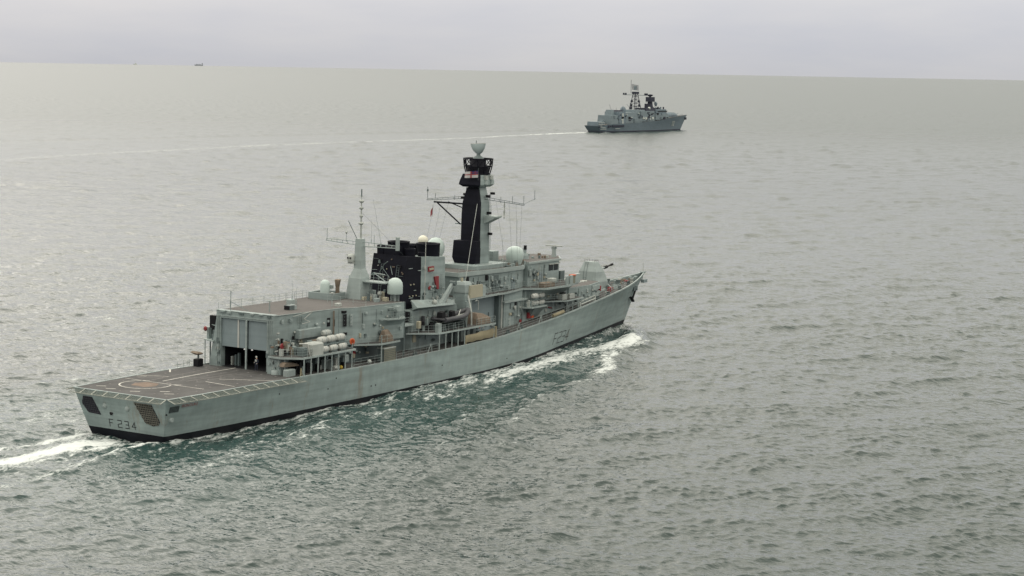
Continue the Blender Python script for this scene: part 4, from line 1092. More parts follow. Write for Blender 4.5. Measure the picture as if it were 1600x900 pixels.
# ---- boat platform ----------------------------------------------------------------
part(MB().prism([(53.0, -4.46), (56.2, -7.85), (71.0, -7.95), (71.0, -4.4)], P1 - .22, P1), 'platform', 'grey_light')
part(MB().prism([(53.3, -4.5), (56.3, -7.7), (70.9, -7.8), (70.9, -4.42)], P1 + .002, P1 + .012), 'platform_deck', 'deck')
for x in (56.4, 58.0, 59.6, 61.2, 62.9, 71.0 - .2): post(x, -7.75, dz(x), P1 - .2, .085)
part(MB().box(56.1, 56.9, -7.75, -7.2, P1 + .01, P1 + 1.25), 'bitts_box', 'grey_light')
rail([(53.2, -4.7, P1), (56.2, -7.7, P1), (62.6, -7.75, P1)], step=1.3); rail([(66.0, -7.8, P1), (70.9, -7.85, P1)], step=1.2)
fit('control_box', 54.4, -5.6, P1 + .6, (.6, .4, 1.0), 'cream'); post(54.4, -5.6, P1, P1 + .65, .06); fit('notice_board', 54.9, -4.6, 6.1, (.7, .15, 1.1), 'cream')
for x in (58.6, 61.2, 64.0):
    part(MB().hexa([(x - .12, -7.4, P1), (x + .12, -7.4, P1), (x + .12, -5.2, P1), (x - .12, -5.2, P1), (x - .12, -7.2, P1 + .9), (x + .12, -7.2, P1 + .9), (x + .12, -5.4, P1 + .9), (x - .12, -5.4, P1 + .9)]), 'boat_chock', 'grey_dark')
r_ = random.Random(41)
for i in range(22):
    x, y = r_.uniform(54.8, 65), r_.uniform(-5.2, -4.7)
    fit(r_.choice(['winch', 'locker', 'valve_box', 'hose_rack']), x, y, P1 + .012 + r_.choice([0, 0, .8]), (r_.uniform(.3, .8), r_.uniform(.2, .6), r_.uniform(.4, 1.3)), r_.choice(['black', 'black', 'grey_dark', 'rubber', 'grey', 'off_white']))
part(MB().box(66.6, 67.5, -5.6, -5.0, P1, 10.8), 'boat_frame', 'grey'); part(MB().path([(66.2, -6.8, P1), (66.4, -6.6, 9.4), (67.0, -5.6, 11.6)], .12, 6), 'boat_frame', 'off_white')
part(MB().loft([[(67.0, -7.4, P1 + .01), (70.6, -7.4, P1 + .01), (70.6, -5.2, P1 + .01), (67.0, -5.2, P1 + .01)], [(67.1, -7.3, P1 + .8), (70.5, -7.3, P1 + .8), (70.5, -5.3, P1 + .9), (67.1, -5.3, P1 + .9)], [(67.4, -6.9, P1 + 1.55), (69.0, -6.9, P1 + 1.45), (69.0, -5.6, P1 + 1.5), (67.4, -5.6, P1 + 1.6)]]), 'covered_stores', 'cloth_brown', label='brown canvas bundle forward of the boat')
part(MB().path([(68.9, -6.2, P1 + 1.9), (68.9, -6.2, P1 + 3.2), (68.4, -6.2, P1 + 3.35), (68.1, -6.2, P1 + 3.2)], .05), 'lamp_bracket', 'off_white')
# canvas dodger hung on the rail below the boat platform
cv = MB(); n = 16; vs_ = []
for i in range(n + 1):
    x = 63.2 + 7.9 * i / n
    for j in range(4):
        t = j / 3
        vs_.append((x, -7.72 - .10 * math.sin(t * 3.1) - .05 * math.sin(i * 1.7 + j), dz(x) + .25 + t * (1.0 + .05 * math.sin(i * .9)) + (.25 * (i / n) if j else .04 * math.sin(i * 1.3))))
cv.add(vs_, [(4 * i + j, 4 * i + 4 + j, 4 * i + 5 + j, 4 * i + 1 + j) for i in range(n) for j in range(3)], True)
cv.add([(x, y + .06, z) for x, y, z in vs_], [(4 * i + 1 + j, 4 * i + 5 + j, 4 * i + 4 + j, 4 * i + j) for i in range(n) for j in range(3)], True)
part(cv, 'canvas_dodger', 'canvas', label='buff canvas screen laced along the deck rail')
part(MB().box(63.0, 63.3, -7.85, -7.6, dz(63), dz(63) + 1.3), 'dodger_post', 'canvas'); part(MB().box(71.0, 71.4, -7.9, -7.6, dz(71), dz(71) + 1.7), 'dodger_post', 'canvas')
for x in np.linspace(64, 70.5, 5): fit('locker', x, -5.4, dz(x) - .02, (.7, .6, random.uniform(.9, 1.6)), random.choice(['grey_light', 'black', 'grey_dark']))
# ---- main superstructure ---------------------------------------------------------
part(MB().prism([(66.0, -3.4), (79.0, -3.4), (79.0, 4.4), (66.0, 4.4)], dz(70) - .1, P2 - .2), 'superstructure', 'door_grey')
part(MB().prism([(79.0, -4.45), (85.2, -4.45), (85.2, 4.45), (79.0, 4.45)], dz(80) - .1, 9.55), 'superstructure', 'grey')
part(MB().prism([(78.6, -4.8), (85.6, -4.8), (85.6, -3.5), (78.6, -3.5)], 9.4, 9.62), 'house_ledge', 'grey_light')
part(MB().prism([(79.3, -4.25), (84.6, -4.25), (84.6, 4.2), (79.3, 4.2)], 9.6, P2 - .2), 'superstructure', 'grey')
part(MB().prism([(85.2, -4.4), (98.2, -4.4), (98.2, 4.4), (85.2, 4.4)], dz(85) - .1, P2 - .2), 'superstructure', 'grey')
ladder(82.4, -4.46, 6.0, 8.6, w=.8); part(MB().box(82.0, 82.6, -4.5, -4.4, 8.75, 9.25), 'vent_opening', 'black')
door(80.6, -4.46, 5.75, 's'); door(88.4, -4.42, 6.4, 's'); door(93.6, -4.42, 6.9, 's'); wall_clutter(79.2, 85, -4.5, 6.2, 9.2, 10, 51); wall_clutter(85.5, 97.8, -4.45, 7.2, 10.6, 28, 52); wall_clutter(72, 78.8, -3.45, 5.6, 8.2, 10, 53)
part(MB().tube((78.7, -4.2, 5.5), (78.7, -4.2, P2 - .2), .16, 8), 'trunking', 'off_white'); part(MB().box(77.9, 78.5, -4.2, -3.4, 5.5, P2 - .2), 'trunking', 'grey_dark')
for x in (86.0, 86.9): fit('fire_locker', x, -4.65, 6.5, (.7, .35, .95), 'red' if x < 86.5 else 'orange')
part(MB().tube((92.0, -4.6, 7.6), (93.0, -4.6, 7.4), .1, 8), 'hose_reel', 'red')
# bridge-wing level deck with its sharp outline
wing = [(66.5, -3.4), (67.4, -5.6), (76.2, -5.2), (77.8, -5.4), (84.6, -4.3), (87.2, -7.0), (93.6, -7.3), (98.4, -6.2), (98.9, -4.0), (98.9, 4.0), (98.4, 6.2), (93.6, 7.3), (87.2, 7.0), (84.6, 4.3), (77.8, 5.4), (67.4, 5.6), (66.5, 3.4)]
part(MB().prism(wing, P2 - .28, P2), 'wing_deck', 'grey_light')
part(MB().prism([(x * .997 + .24, y * .975) for x, y in wing], P2 + .002, P2 + .014), 'wing_deck_cover', 'deck')
part(MB().loft([[(86.2, -4.41, 9.2), (96.5, -4.41, 9.4), (96.5, -4.3, 9.4), (86.2, -4.3, 9.2)], [(87.4, -6.6, P2 - .29), (97.6, -6.0, P2 - .29), (97.6, -4.3, P2 - .29), (86.2, -4.3, P2 - .29)]]), 'wing_bracket', 'grey')
rail([(71.6, -5.35, P2), (76.2, -5.1, P2), (77.8, -5.3, P2), (84.5, -4.3, P2), (87.1, -6.85, P2), (92.4, -7.15, P2)], step=1.25)
part(MB().loft([[(67.5, -5.65, P2), (71.2, -5.5, P2), (71.2, -5.2, P2), (67.5, -5.3, P2)], [(67.7, -5.6, 12.95), (71.2, -5.45, 12.9), (71.2, -5.2, 12.9), (67.7, -5.3, 12.95)]]), 'wind_screen', 'cream', label='cream square screen panel at the after end of the upper walkway')
part(MB().box(71.2, 72.0, -5.5, -4.9, P2, 12.6), 'screen_side', 'grey_light')
for x0, x1, y0, y1, m_ in ((92.6, 93.8, -7.25, -7.05, 'grey_light'), (93.9, 95.2, -7.2, -6.95, 'grey_light'), (96.4, 98.4, -6.7, -6.3, 'grey_light')):
    part(MB().hexa([(x0, y0, P2), (x1, y0 + .2, P2), (x1, y1 + .2, P2), (x0, y1, P2), (x0 + .05, y0, P2 + 1.35), (x1 - .05, y0 + .2, P2 + 1.35), (x1 - .05, y1 + .2, P2 + 1.35), (x0 + .05, y1, P2 + 1.35)]), 'wing_screen', m_)
part(MB().box(95.3, 96.3, -6.75, -6.3, P2, P2 + 1.2), 'life_ring_locker', 'wood_slats'); part(MB().box(95.2, 96.4, -6.85, -6.2, P2 + 1.2, P2 + 1.36), 'locker_lid', 'orange')
fit('covered_locker', 88.7, -6.0, P2 + .014, (3.4, 1.0, .7), 'cloth_brown'); fit('flag_locker', 90.2, -6.1, P2 + .7, (1.2, .9, .5), 'off_white')
# upper house
part(MB().prism([(68.6, -3.0), (79.0, -4.0), (84.2, -4.1), (86.6, -3.2), (86.6, 3.2), (84.2, 4.1), (79.0, 4.0), (68.6, 3.0)], P2, 13.95), 'bridge_deckhouse', 'grey')
part(MB().prism([(68.2, -3.2), (79.0, -4.25), (84.6, -4.3), (86.9, -3.3), (86.9, 3.3), (84.6, 4.3), (79.0, 4.25), (68.2, 3.2)], 13.96, 14.55), 'bulwark_screen', 'grey_light')
part(MB().prism([(68.5, -3.0), (79.0, -4.0), (84.3, -4.05), (86.5, -3.1), (86.5, 3.1), (84.3, 4.05), (79.0, 4.0), (68.5, 3.0)], 14.552, 14.57), 'house_roof', 'roof_deck')
yw_u = lambda x: -3.0 - (x - 68.6) * 1.0 / 10.4 if x < 79 else -4.05
wall_clutter(69, 84, yw_u, P2 + .2, 13.6, 34, 61)
for x in (70.2, 74.8): part(MB().box(x, x + .5, yw_u(x) - .25, yw_u(x), 13.0, 13.8), 'loudspeaker', 'black')
part(MB().box(76.5, 78.6, yw_u(77.5) - .06, yw_u(77.5) + .05, P2 + .2, 13.6), 'recess', 'grey_dark'); door(82.0, -4.08, P2 + .1, 's', .9, 1.8, 'door_grey'); door(73.2, yw_u(73.2), P2 + .1, 's', dark=True)
rail([(68.4, -3.1, 14.56), (79, -4.15, 14.56), (84.4, -4.2, 14.56)], step=1.6)
# satellite dome on the upper deck
part(MB().lathe([(.95, 0), (1.15, .45), (1.32, 1.0), (1.36, 1.5), (1.24, 2.1), (.95, 2.45), (.5, 2.68), (.02, 2.76)], (84.6, -2.7, 14.62), n=30), 'radome', 'radome', label='large pale green satellite dome abaft the bridge')
part(MB().lathe([(1.0, 0), (.95, .16)], (84.6, -2.7, 14.56), n=24), 'radome_base', 'grey_dark')
part(MB().cbox((83.6, 1.2, 14.56), (1.6, 2.4, 1.9)), 'director_house', 'grey'); part(MB().tube((82.0, 2.4, 14.5), (82, 2.4, 16.3), .5, 12), 'ventilator', 'grey_light')
for i in range(14):
    fit(random.choice(['locker', 'ventilator', 'junction_box']), random.uniform(80, 86), random.uniform(-3.6, 2.0) if i % 2 else random.uniform(-3.8, -3.4), 14.57, (random.uniform(.2, .6), random.uniform(.2, .5), random.uniform(.25, .8)), random.choice(['grey', 'off_white', 'cloth_brown', 'grey_dark']))
# ---- bridge -----------------------------------------------------------------------
bp_ = [(86.6, -3.9), (92.6, -4.15), (95.4, -4.3), (98.6, -2.3), (99.2, 0), (98.6, 2.3), (95.4, 4.3), (92.6, 4.15), (86.6, 3.9)]
part(MB().prism(bp_, P2 + .014, 14.55), 'bridge', 'grey')
part(MB().prism([(x + (.25 if x > 95 else 0), y * 1.05) for x, y in bp_], 14.56, 14.86), 'bridge_roof_edge', 'grey_light')
part(MB().prism([(x + (.1 if x > 95 else .1), y * 1.0) for x, y in bp_], 14.862, 14.88), 'bridge_roof', 'roof_deck')
def window_on(a, b, z0, z1):
    a, b = Vector((a[0], a[1], 0)), Vector((b[0], b[1], 0)); d = (b - a).normalized(); n = Vector((d.y, -d.x, 0))
    if n.dot((a + b) / 2 - Vector((91, 0, 0))) < 0: n = -n
    mb = MB(); o0, o1 = n * -.02, n * .03
    mb.hexa([(*(a + o0).xy, z0), (*(b + o0).xy, z0), (*(b + o1).xy, z0), (*(a + o1).xy, z0), (*(a + o0).xy, z1), (*(b + o0).xy, z1), (*(b + o1).xy, z1), (*(a + o1).xy, z1)])
    w_ = part(mb, 'bridge_window', 'glass_dark')
    MB().hexa([(*(a + o1 * .5).xy, z1 + .02), (*(b + o1 * .5).xy, z1 + .02), (*(b + n * .28).xy, z1 + .02), (*(a + n * .28).xy, z1 + .02), (*(a + o1 * .5).xy, z1 + .09), (*(b + o1 * .5).xy, z1 + .09), (*(b + n * .28).xy, z1 + .04), (*(a + n * .28).xy, z1 + .04)]).build('window_hood', 'off_white', w_)
for (a, b, n) in (((92.4, -4.14), (95.2, -4.29), 2), ((95.5, -4.24), (98.5, -2.37), 3), ((98.65, -2.15), (99.15, -.1), 2), ((99.15, .1), (98.65, 2.15), 2), ((98.5, 2.37), (95.5, 4.24), 3)):
    for i in range(n):
        t0, t1 = (i + .06) / n, (i + .94) / n
        window_on((a[0] + (b[0] - a[0]) * t0, a[1] + (b[1] - a[1]) * t0), (a[0] + (b[0] - a[0]) * t1, a[1] + (b[1] - a[1]) * t1), 13.15, 14.1)
door(90.2, -4.06, P2 + .1, 's', .9, 1.9, 'door_grey'); wall_clutter(86.8, 92.0, -4.05, P2 + .3, 14.2, 16, 71)
part(MB().lathe([(.6, 0), (.55, .5), (.3, .9)], (90.6, -1.0, 14.88), n=14).tube((90.6, -1, 15.6), (90.6, -1, 16.4), .22, 8), 'sensor_mount', 'grey'); part(MB().tube((90.6, -1, 16.3), (90.6, -1, 16.95), .24, 10), 'sensor_cap', 'black')
fit('roof_box', 88.0, -1.0, 14.88, (1.6, 1.4, 1.0), 'grey'); fit('roof_box', 93.0, .6, 14.88, (.9, .9, .7), 'off_white'); part(MB().tube((93.0, .6, 15.5), (93.0, .6, 16.3), .18, 8), 'sensor_mount', 'grey_light')
nr = part(MB().lathe([(.45, 0), (.34, .6), (.3, 1.3)], (96.8, -2.55, 14.86), n=14), 'radar_pedestal', 'grey_light')
MB().box(96.5, 97.1, -2.85, -2.25, 16.1, 16.45).build('gearbox', 'grey', nr)
MB().hexa([(96.6, -1.15, 16.5), (96.9, -1.1, 16.5), (97.1, -3.95, 16.5), (96.8, -4.0, 16.5), (96.6, -1.15, 16.66), (96.9, -1.1, 16.66), (97.1, -3.95, 16.66), (96.8, -4.0, 16.66)]).build('scanner', 'off_white', nr)
whip(95.6, 3.5, 14.88, 5.5, .035); whip(80.5, 3.6, 14.56, 7.5, .035); whip(86.6, 2.8, 14.56, 8.5, .035, (.3, .2)); whip(79.5, -3.6, 14.56, 5.0)
for i in range(10):
    fit(random.choice(['junction_box', 'locker', 'roof_box']), random.uniform(87, 97), random.uniform(-3.2, 2.6), 14.88, (random.uniform(.2, .5), random.uniform(.2, .5), random.uniform(.2, .5)), random.choice(['grey', 'grey_dark', 'off_white', 'cloth_brown']))
# platforms under the bridge wings
part(MB().prism([(83.6, -4.5), (84.2, -6.2), (88.8, -6.2), (88.8, -4.41)], 8.2, 8.4), 'platform', 'grey_light'); part(MB().loft([[(86.4, -4.46, 6.4), (88.6, -4.46, 6.4), (88.6, -4.41, 6.4), (86.4, -4.41, 6.4)], [(85.4, -6.0, 8.19), (88.7, -6.0, 8.19), (88.7, -4.41, 8.19), (85.4, -4.41, 8.19)]]), 'platform_bracket', 'grey')
rail([(83.8, -4.6, 8.4), (84.3, -6.1, 8.4), (85.8, -6.1, 8.4)], step=.8)
for i in range(6): fit('hose_rack', 84.0 + .3 * i, -5.2 - .1 * (i % 3), 8.41, (.22, .3, .5 + .25 * (i % 3)), random.choice(['grey_dark', 'grey', 'off_white']))
part(MB().prism([(89.6, -4.41), (93.8, -6.85), (99.6, -6.6), (99.6, -4.41)], 8.5, 8.7), 'platform', 'grey_light'); part(MB().prism([(90.0, -4.45), (93.9, -6.7), (99.5, -6.45), (99.5, -4.45)], 8.702, 8.714), 'platform_deck', 'deck')
for x in (94.2, 96.0, 97.8): post(x, -6.6, dz(x), 8.5, .085)
rail([(89.9, -4.6, 8.7), (93.8, -6.7, 8.7)], step=1.0); fit('ready_use_locker', 94.0, -5.9, 8.72, (1.5, .8, .85), 'off_white'); fit('ready_use_locker', 96.6, -5.8, 8.72, (1.6, .7, .7), 'off_white'); part(MB().box(93.6, 94.6, -6.1, -5.6, 9.57, 9.8), 'tarpaulin', 'black')
# ---- missile silo block -----------------------------------------------------------
part(MB().prism([(98.2, -4.6), (104.6, -4.9), (110.2, -3.6), (110.6, 0), (110.2, 3.6), (104.6, 4.9), (98.2, 4.6)], dz(100) - .3, 10.05), 'silo_block', 'grey')
part(MB().prism([(98.4, -4.5), (104.5, -4.75), (110.0, -3.5), (110.4, 0), (110.0, 3.5), (104.5, 4.75), (98.4, 4.5)], 10.052, 10.075), 'silo_deck', 'roof_deck')
for ix in range(8):
    for iy in range(4):
        x = 101.2 + ix * 1.0; y = -1.9 + iy * 1.25
        part(MB().lathe([(.42, 0), (.42, .14), (.36, .18)], (x, y, 10.07), n=12), 'silo_hatch', 'off_white')
sc_ = MB()
for i in range(9):                              # stiffened screen along the far edge
    x = 100.6 + i * 1.08; sc_.box(x, x + .1, 2.95, 3.2, 10.05, 11.2)
part(sc_, 'screen_stiffener', 'grey_dark'); part(MB().box(100.4, 110.0, 3.2, 3.3, 10.05, 11.25), 'blast_screen', 'grey_light')
lk = 0
for x in (105.6, 106.9, 108.2):
    yy = -4.9 + (x - 104.6) * 1.3 / 5.6
    for k_, z in enumerate((8.0, 9.0)):
        part(MB().box(x, x + .9, yy - .16, yy + .3, z, z + .75), 'ammunition_locker', 'off_white' if (k_ + lk) % 2 else 'grey_light'); lk += 1
wall_clutter(99, 104.4, -4.75, 7.6, 9.8, 12, 81); wall_clutter(104.8, 109.8, lambda x: -4.9 + (x - 104.6) * 1.3 / 5.6, 7.9, 9.8, 8, 82)
part(MB().box(109.6, 110.0, -4.0, -3.7, 8.6, 9.4), 'hose_box', 'red')
part(MB().prism([(99.0, 3.2), (100.3, 3.2), (100.3, -2.6), (99.0, -2.6)], 10.07, 12.5), 'silo_screen', 'grey_dark')
# ---- gun ---------------------------------------------------------------------------
gx = 114.3
gun = part(MB().loft([[(gx - 1.9, -1.75, 8.3), (gx + 1.9, -1.75, 8.3), (gx + 1.9, 1.75, 8.3), (gx - 1.9, 1.75, 8.3)],
                      [(gx - 1.95, -1.8, 9.5), (gx + 2.0, -1.8, 9.5), (gx + 2.0, 1.8, 9.5), (gx - 1.95, 1.8, 9.5)],
                      [(gx - 1.75, -1.55, 11.2), (gx + 1.35, -1.45, 11.1), (gx + 1.35, 1.45, 11.1), (gx - 1.75, 1.55, 11.2)],
                      [(gx - 1.15, -.95, 12.75), (gx + .35, -.85, 12.7), (gx + .35, .85, 12.7), (gx - 1.15, .95, 12.75)]]), 'gun_turret', 'grey_light', label='faceted grey gun turret on the foredeck')
MB().lathe([(2.3, 0), (2.3, .35), (2.1, .4)], (gx, 0, 8.0), n=24).build('turret_ring', 'grey', gun)
MB().box(gx + .7, gx + 1.9, -.4, .4, 10.4, 11.5).build('gun_shield', 'grey', gun)
MB().tube((gx + 1.5, 0, 11.1), (gx + 6.6, 0, 11.75), .15, 10, .11).build('gun_barrel', 'grey_light', gun)
MB().tube((gx + 4.1, 0, 11.42), (gx + 4.9, 0, 11.52), .26, 10).build('fume_extractor', 'black', gun)
MB().tube((gx + 4.9, 0, 11.52), (gx + 6.3, 0, 11.71), .14, 10).build('barrel_sleeve', 'black', gun)
MB().tube((gx + 6.3, 0, 11.71), (gx + 6.9, 0, 11.79), .2, 10).build('muzzle_cap', 'black', gun)
rail([(gx - 1.1, -.9, 12.74), (gx + .3, -.8, 12.7), (gx + .3, .8, 12.7), (gx - 1.1, .9, 12.74)], 'turret_rail', .3, 1, .6, 'black', .025, gun)
lm = MB()
for s in (-.25, .25): lm.path([(gx - 2.02, .4 + s, 9.6), (gx - 1.85, .4 + s, 11.2), (gx - 1.25, .4 + s, 12.7)], .03)
for t in np.linspace(0, 1, 11): lm.tube((gx - 2.02 + .77 * t, .15, 9.6 + 3.1 * t), (gx - 2.02 + .77 * t, .65, 9.6 + 3.1 * t), .022, 4)
lm.build('turret_ladder', 'grey_dark', gun)
# ---- forecastle --------------------------------------------------------------------
def fz(x): return fore_deck_z(x) - .02
for s in (1, -1):
    part(MB().hexa([(118.6, 0, fz(118)), (118.75, 0, fz(118)), (114.6, -s * 3.6, fz(115)), (114.4, -s * 3.6, fz(115)), (118.4, 0, fz(118) + 1.0), (118.55, 0, fz(118) + 1.0), (114.5, -s * 3.55, fz(115) + .65), (114.3, -s * 3.55, fz(115) + .65)]), 'breakwater', 'grey_light')
for x, y in ((121.5, 1.0), (121.5, -1.0)):
    part(MB().lathe([(.5, 0), (.42, .2), (.3, .5), (.46, .85), (.46, .95)], (x, y, fz(x)), n=14), 'capstan', 'grey_dark')
for x, y in ((117.5, -3.4), (123.5, -1.9), (123.5, 1.9), (126.5, -.9), (119.8, 2.5), (117.5, 3.4)):
    b_ = MB()
    for d in (-.28, .28): b_.lathe([(.14, 0), (.12, .45), (.17, .5), (.17, .58)], (x + d, y, fz(x)), n=10)
    b_.box(x - .5, x + .5, y - .2, y + .2, fz(x), fz(x) + .08); part(b_, 'bollard', random.choice(['grey', 'off_white', 'grey_dark']))
for y in (.75, -.75):
    mb = MB()
    for x in np.arange(121.8, 129.4, .24): mb.box(x, x + .2, y * (1 - (x - 121.8) / 16) - .07, y * (1 - (x - 121.8) / 16) + .07, fz(x), fz(x) + .1)
    o_ = part(mb, 'anchor_cable', 'grey_dark'); o_['kind'] = 'stuff'
r_ = random.Random(77)
for i in range(26):
    x = r_.uniform(111.5, 129.5); ym = max(.2, hull_y(x, fz(x)) - 1.0); y = r_.uniform(-ym, ym)
    if abs(x - gx) < 3.2 and abs(y) < 2.6: continue
    fit(r_.choice(['deck_vent', 'deck_hatch', 'reel', 'locker', 'deck_vent']), x, y, fz(x), (r_.uniform(.25, .8), r_.uniform(.25, .7), r_.uniform(.2, .75)), r_.choice(['grey', 'off_white', 'grey_dark', 'cloth_brown', 'red', 'grey_light', 'cloth_brown']))
part(MB().loft([[(117.0, -2.6, fz(117)), (119.4, -2.9, fz(119)), (119.4, -2.5, fz(119)), (117.0, -2.2, fz(117))], [(117.0, -2.5, fz(117) + .9), (119.2, -2.8, fz(119) + .25), (119.2, -2.6, fz(119) + .25), (117.0, -2.3, fz(117) + .9)]]), 'paravane_rack', 'grey_light')
# stem fittings and the anchor in its pocket
part(MB().tube((132.4, 0, 9.5), (132.4, 0, 11.2), .05, 6), 'jackstaff', 'off_white'); part(MB().box(131.9, 132.9, -.25, .25, 9.5, 9.72), 'bullring', 'grey')
ya = -hull_y(127.6, 7.2)
an = part(MB().box(127.0, 128.4, ya - .35, ya + .5, 6.9, 7.6), 'anchor_bed', 'grey_dark')
ya = -hull_y(127.0, 6.0)
MB().tube((127.9, ya - .45, 7.2), (126.8, ya - .35, 5.3), .17, 8).build('anchor_shank', 'black', an); MB().hexa([(127.2, ya - .5, 5.0), (127.6, ya - .5, 5.1), (127.6, ya - .1, 5.1), (127.2, ya - .1, 5.0), (126.0, ya - .75, 5.9), (126.3, ya - .75, 6.0), (126.3, ya - .25, 6.0), (126.0, ya - .25, 5.9)]).build('anchor_fluke', 'black', an)
part(MB().box(131.4, 132.7, -.75, -.15, 7.9, 8.45), 'hawse_fitting', 'door_grey')
# ---- side deck rails, bollards and gear along the starboard sheer ---------------------
def sheer(x, side=1, inset=.22): return (x, -side * (float(deck_half(x)) - inset), dz(x) + .08)
for x0, x1 in ((36.0, 42.3), (45.8, 56.0), (71.6, 94.0), (94.2, 109.0), (109.2, 119.5)):
    rail([sheer(x) for x in np.linspace(x0, x1, max(3, int((x1 - x0) / 1.45) + 1))], step=1.5, h=1.05)
for x0, x1 in ((26, 60), (60.2, 95), (95.2, 119.5)):
    rail([sheer(x, -1) for x in np.linspace(x0, x1, int((x1 - x0) / 1.8) + 1)], step=1.9, h=1.05)
for x in (53.4, 77.3, 84.0): part(MB().path([sheer(x), (x + .9, sheer(x + .9)[1] + .1, dz(x) + 1.2), sheer(x + 1.0)], .05), 'rail_stay', 'grey_light')
part(MB().tube((88.6, -7.3, dz(88) + .45), (92.0, -7.2, dz(92) + .5), .28, 10), 'rolled_gangway', 'canvas')
part(MB().tube((98.6, -6.65, dz(98.6) + .5), (104.2, -6.15, dz(104) + .55), .1, 8).tube((98.6, -6.5, dz(98.6) + .9), (104.2, -6.0, dz(104) + .95), .07, 8), 'boat_boom', 'off_white')
for x in (98.4, 104.4): part(MB().cbox((x, -float(deck_half(x)) + .4, dz(x)), (.35, .35, .85)), 'boom_crutch', 'off_white')
for x in (75.5, 79.5, 106.5, 111.5, 51.0): part(MB().cbox((x, -float(deck_half(x)) + .7, dz(x) - .02), (.9, .35, .12)).lathe([(.13, 0), (.12, .4), (.17, .46)], (x - .25, -float(deck_half(x)) + .7, dz(x)), n=10).lathe([(.13, 0), (.12, .4), (.17, .46)], (x + .25, -float(deck_half(x)) + .7, dz(x)), n=10), 'bollard', 'grey_dark')
# port-quarter gear seen past the hangar
post(25.3, 8.0, zb, 8.3, .07); post(26.6, 8.2, zb, 8.3, .09, 'grey_dark'); post(27.5, 8.2, zb, 8.3, .12, 'grey_dark'); post(28.5, 8.2, zb, 8.3, .07)
part(MB().prism([(24.6, 6.2), (32, 6.0), (32, 8.1), (25.2, 8.1)], 8.3, 8.46), 'platform', 'grey_light')
for i in range(14):
    fit(random.choice(['locker', 'winch', 'valve_box', 'hose_rack']), random.uniform(25.2, 29), random.uniform(6.4, 7.9), 8.47, (random.uniform(.3, .7), random.uniform(.3, .6), random.uniform(.4, 1.5)), random.choice(['grey', 'off_white', 'black', 'grey_dark', 'grey_light']))
part(MB().lathe([(.2, -.1), (.32, 0), (.2, .1)], (25.2, 7.9, 9.8), (-1, 0, 0), 12), 'hose_reel', 'red')
part(MB().box(25.2, 25.8, 6.2, 7.2, 10.0, 11.6), 'light_frame', 'black'); part(MB().tube((25.2, 5.9, 10.3), (25.3, 7.3, 10.5), .08, 6), 'light_frame', 'grey')
fit('winch_box', 23.0, 7.2, zb + .05, (1.0, .8, 1.0), 'black'); part(MB().loft([[(22.6, 6.9, 6.75), (23.4, 6.9, 6.75), (23.4, 7.4, 6.75), (22.6, 7.4, 6.75)], [(22.4, 6.8, 6.95), (23.5, 6.8, 6.9), (23.5, 7.9, 6.95), (22.4, 8.1, 7.05)], [(22.7, 7.0, 7.1), (23.3, 7.0, 7.05), (23.3, 7.6, 7.1), (22.7, 7.9, 7.2)]]), 'winch_cover', 'cloth_brown'); part(MB().tube((23.0, 7.2, 6.3), (23.0, 7.2, 6.8), .12, 8), 'winch_post', 'grey_dark')
rail([(19.5, 7.7, zb), (22.0, 7.75, zb)], step=1.2, h=1.0)

# ---- masts -----------------------------------------------------------------------------
def qbox(mb, rows): return mb.loft([[(x0, y0, z), (x1, y0, z), (x1, y1, z), (x0, y1, z)] for x0, x1, y0, y1, z in rows])
part(MB().prism([(73.0, -3.2), (81.6, -3.4), (81.6, 3.4), (73.0, 3.2)], 14.57, 15.15), 'mast_plinth', 'grey')
# the shaft is grey with a black after part standing a little proud of it
part(qbox(MB(), [(76.5, 79.1, -1.55, 1.55, 15.15), (76.6, 79.0, -1.5, 1.5, 22.5), (76.7, 78.9, -1.45, 1.45, 24.2), (76.9, 78.6, -.95, .95, 26.6)]), 'main_mast', 'grey')
part(qbox(MB(), [(75.3, 76.48, -1.62, 2.1, 15.15), (75.2, 76.48, -1.62, 2.45, 16.0), (75.3, 76.48, -1.6, 2.3, 18.5), (75.9, 76.5, -1.5, 1.45, 18.6), (75.95, 76.58, -1.5, 1.45, 22.5), (76.1, 76.68, -1.42, 1.4, 24.2), (76.4, 76.88, -.9, .9, 26.3)]), 'mast_shroud', 'funnel_black', label='black after face of the main mast')
part(MB().loft([[(75.29, -1.63, 15.2), (76.49, -1.63, 15.2), (76.49, -1.6, 15.2), (75.29, -1.6, 15.2)], [(75.5, -1.64, 17.5), (76.49, -1.66, 17.5), (76.49, -1.6, 17.5), (75.5, -1.6, 17.5)]]), 'mast_panel', 'funnel_black')
part(qbox(MB(), [(76.3, 79.3, -1.35, 1.35, 26.4), (75.9, 79.7, -1.75, 1.75, 26.75), (75.9, 79.7, -1.75, 1.75, 27.3), (76.3, 79.3, -1.5, 1.5, 28.2)]), 'mast_head', 'grey')
part(qbox(MB(), [(75.9, 76.28, -1.3, 1.3, 26.4), (75.6, 76.28, -1.7, 1.85, 26.75), (75.7, 76.28, -1.7, 1.75, 27.3), (75.9, 76.28, -1.4, 1.35, 28.3)]), 'mast_head_shroud', 'funnel_black')
for x, z in ((77.0, 27.5), (78.4, 27.5), (77.0, 26.8), (78.6, 26.8)): part(MB().box(x, x + .7, -1.95, -1.5, z, z + .6), 'aerial_panel', 'off_white' if z > 27 else 'grey_light')
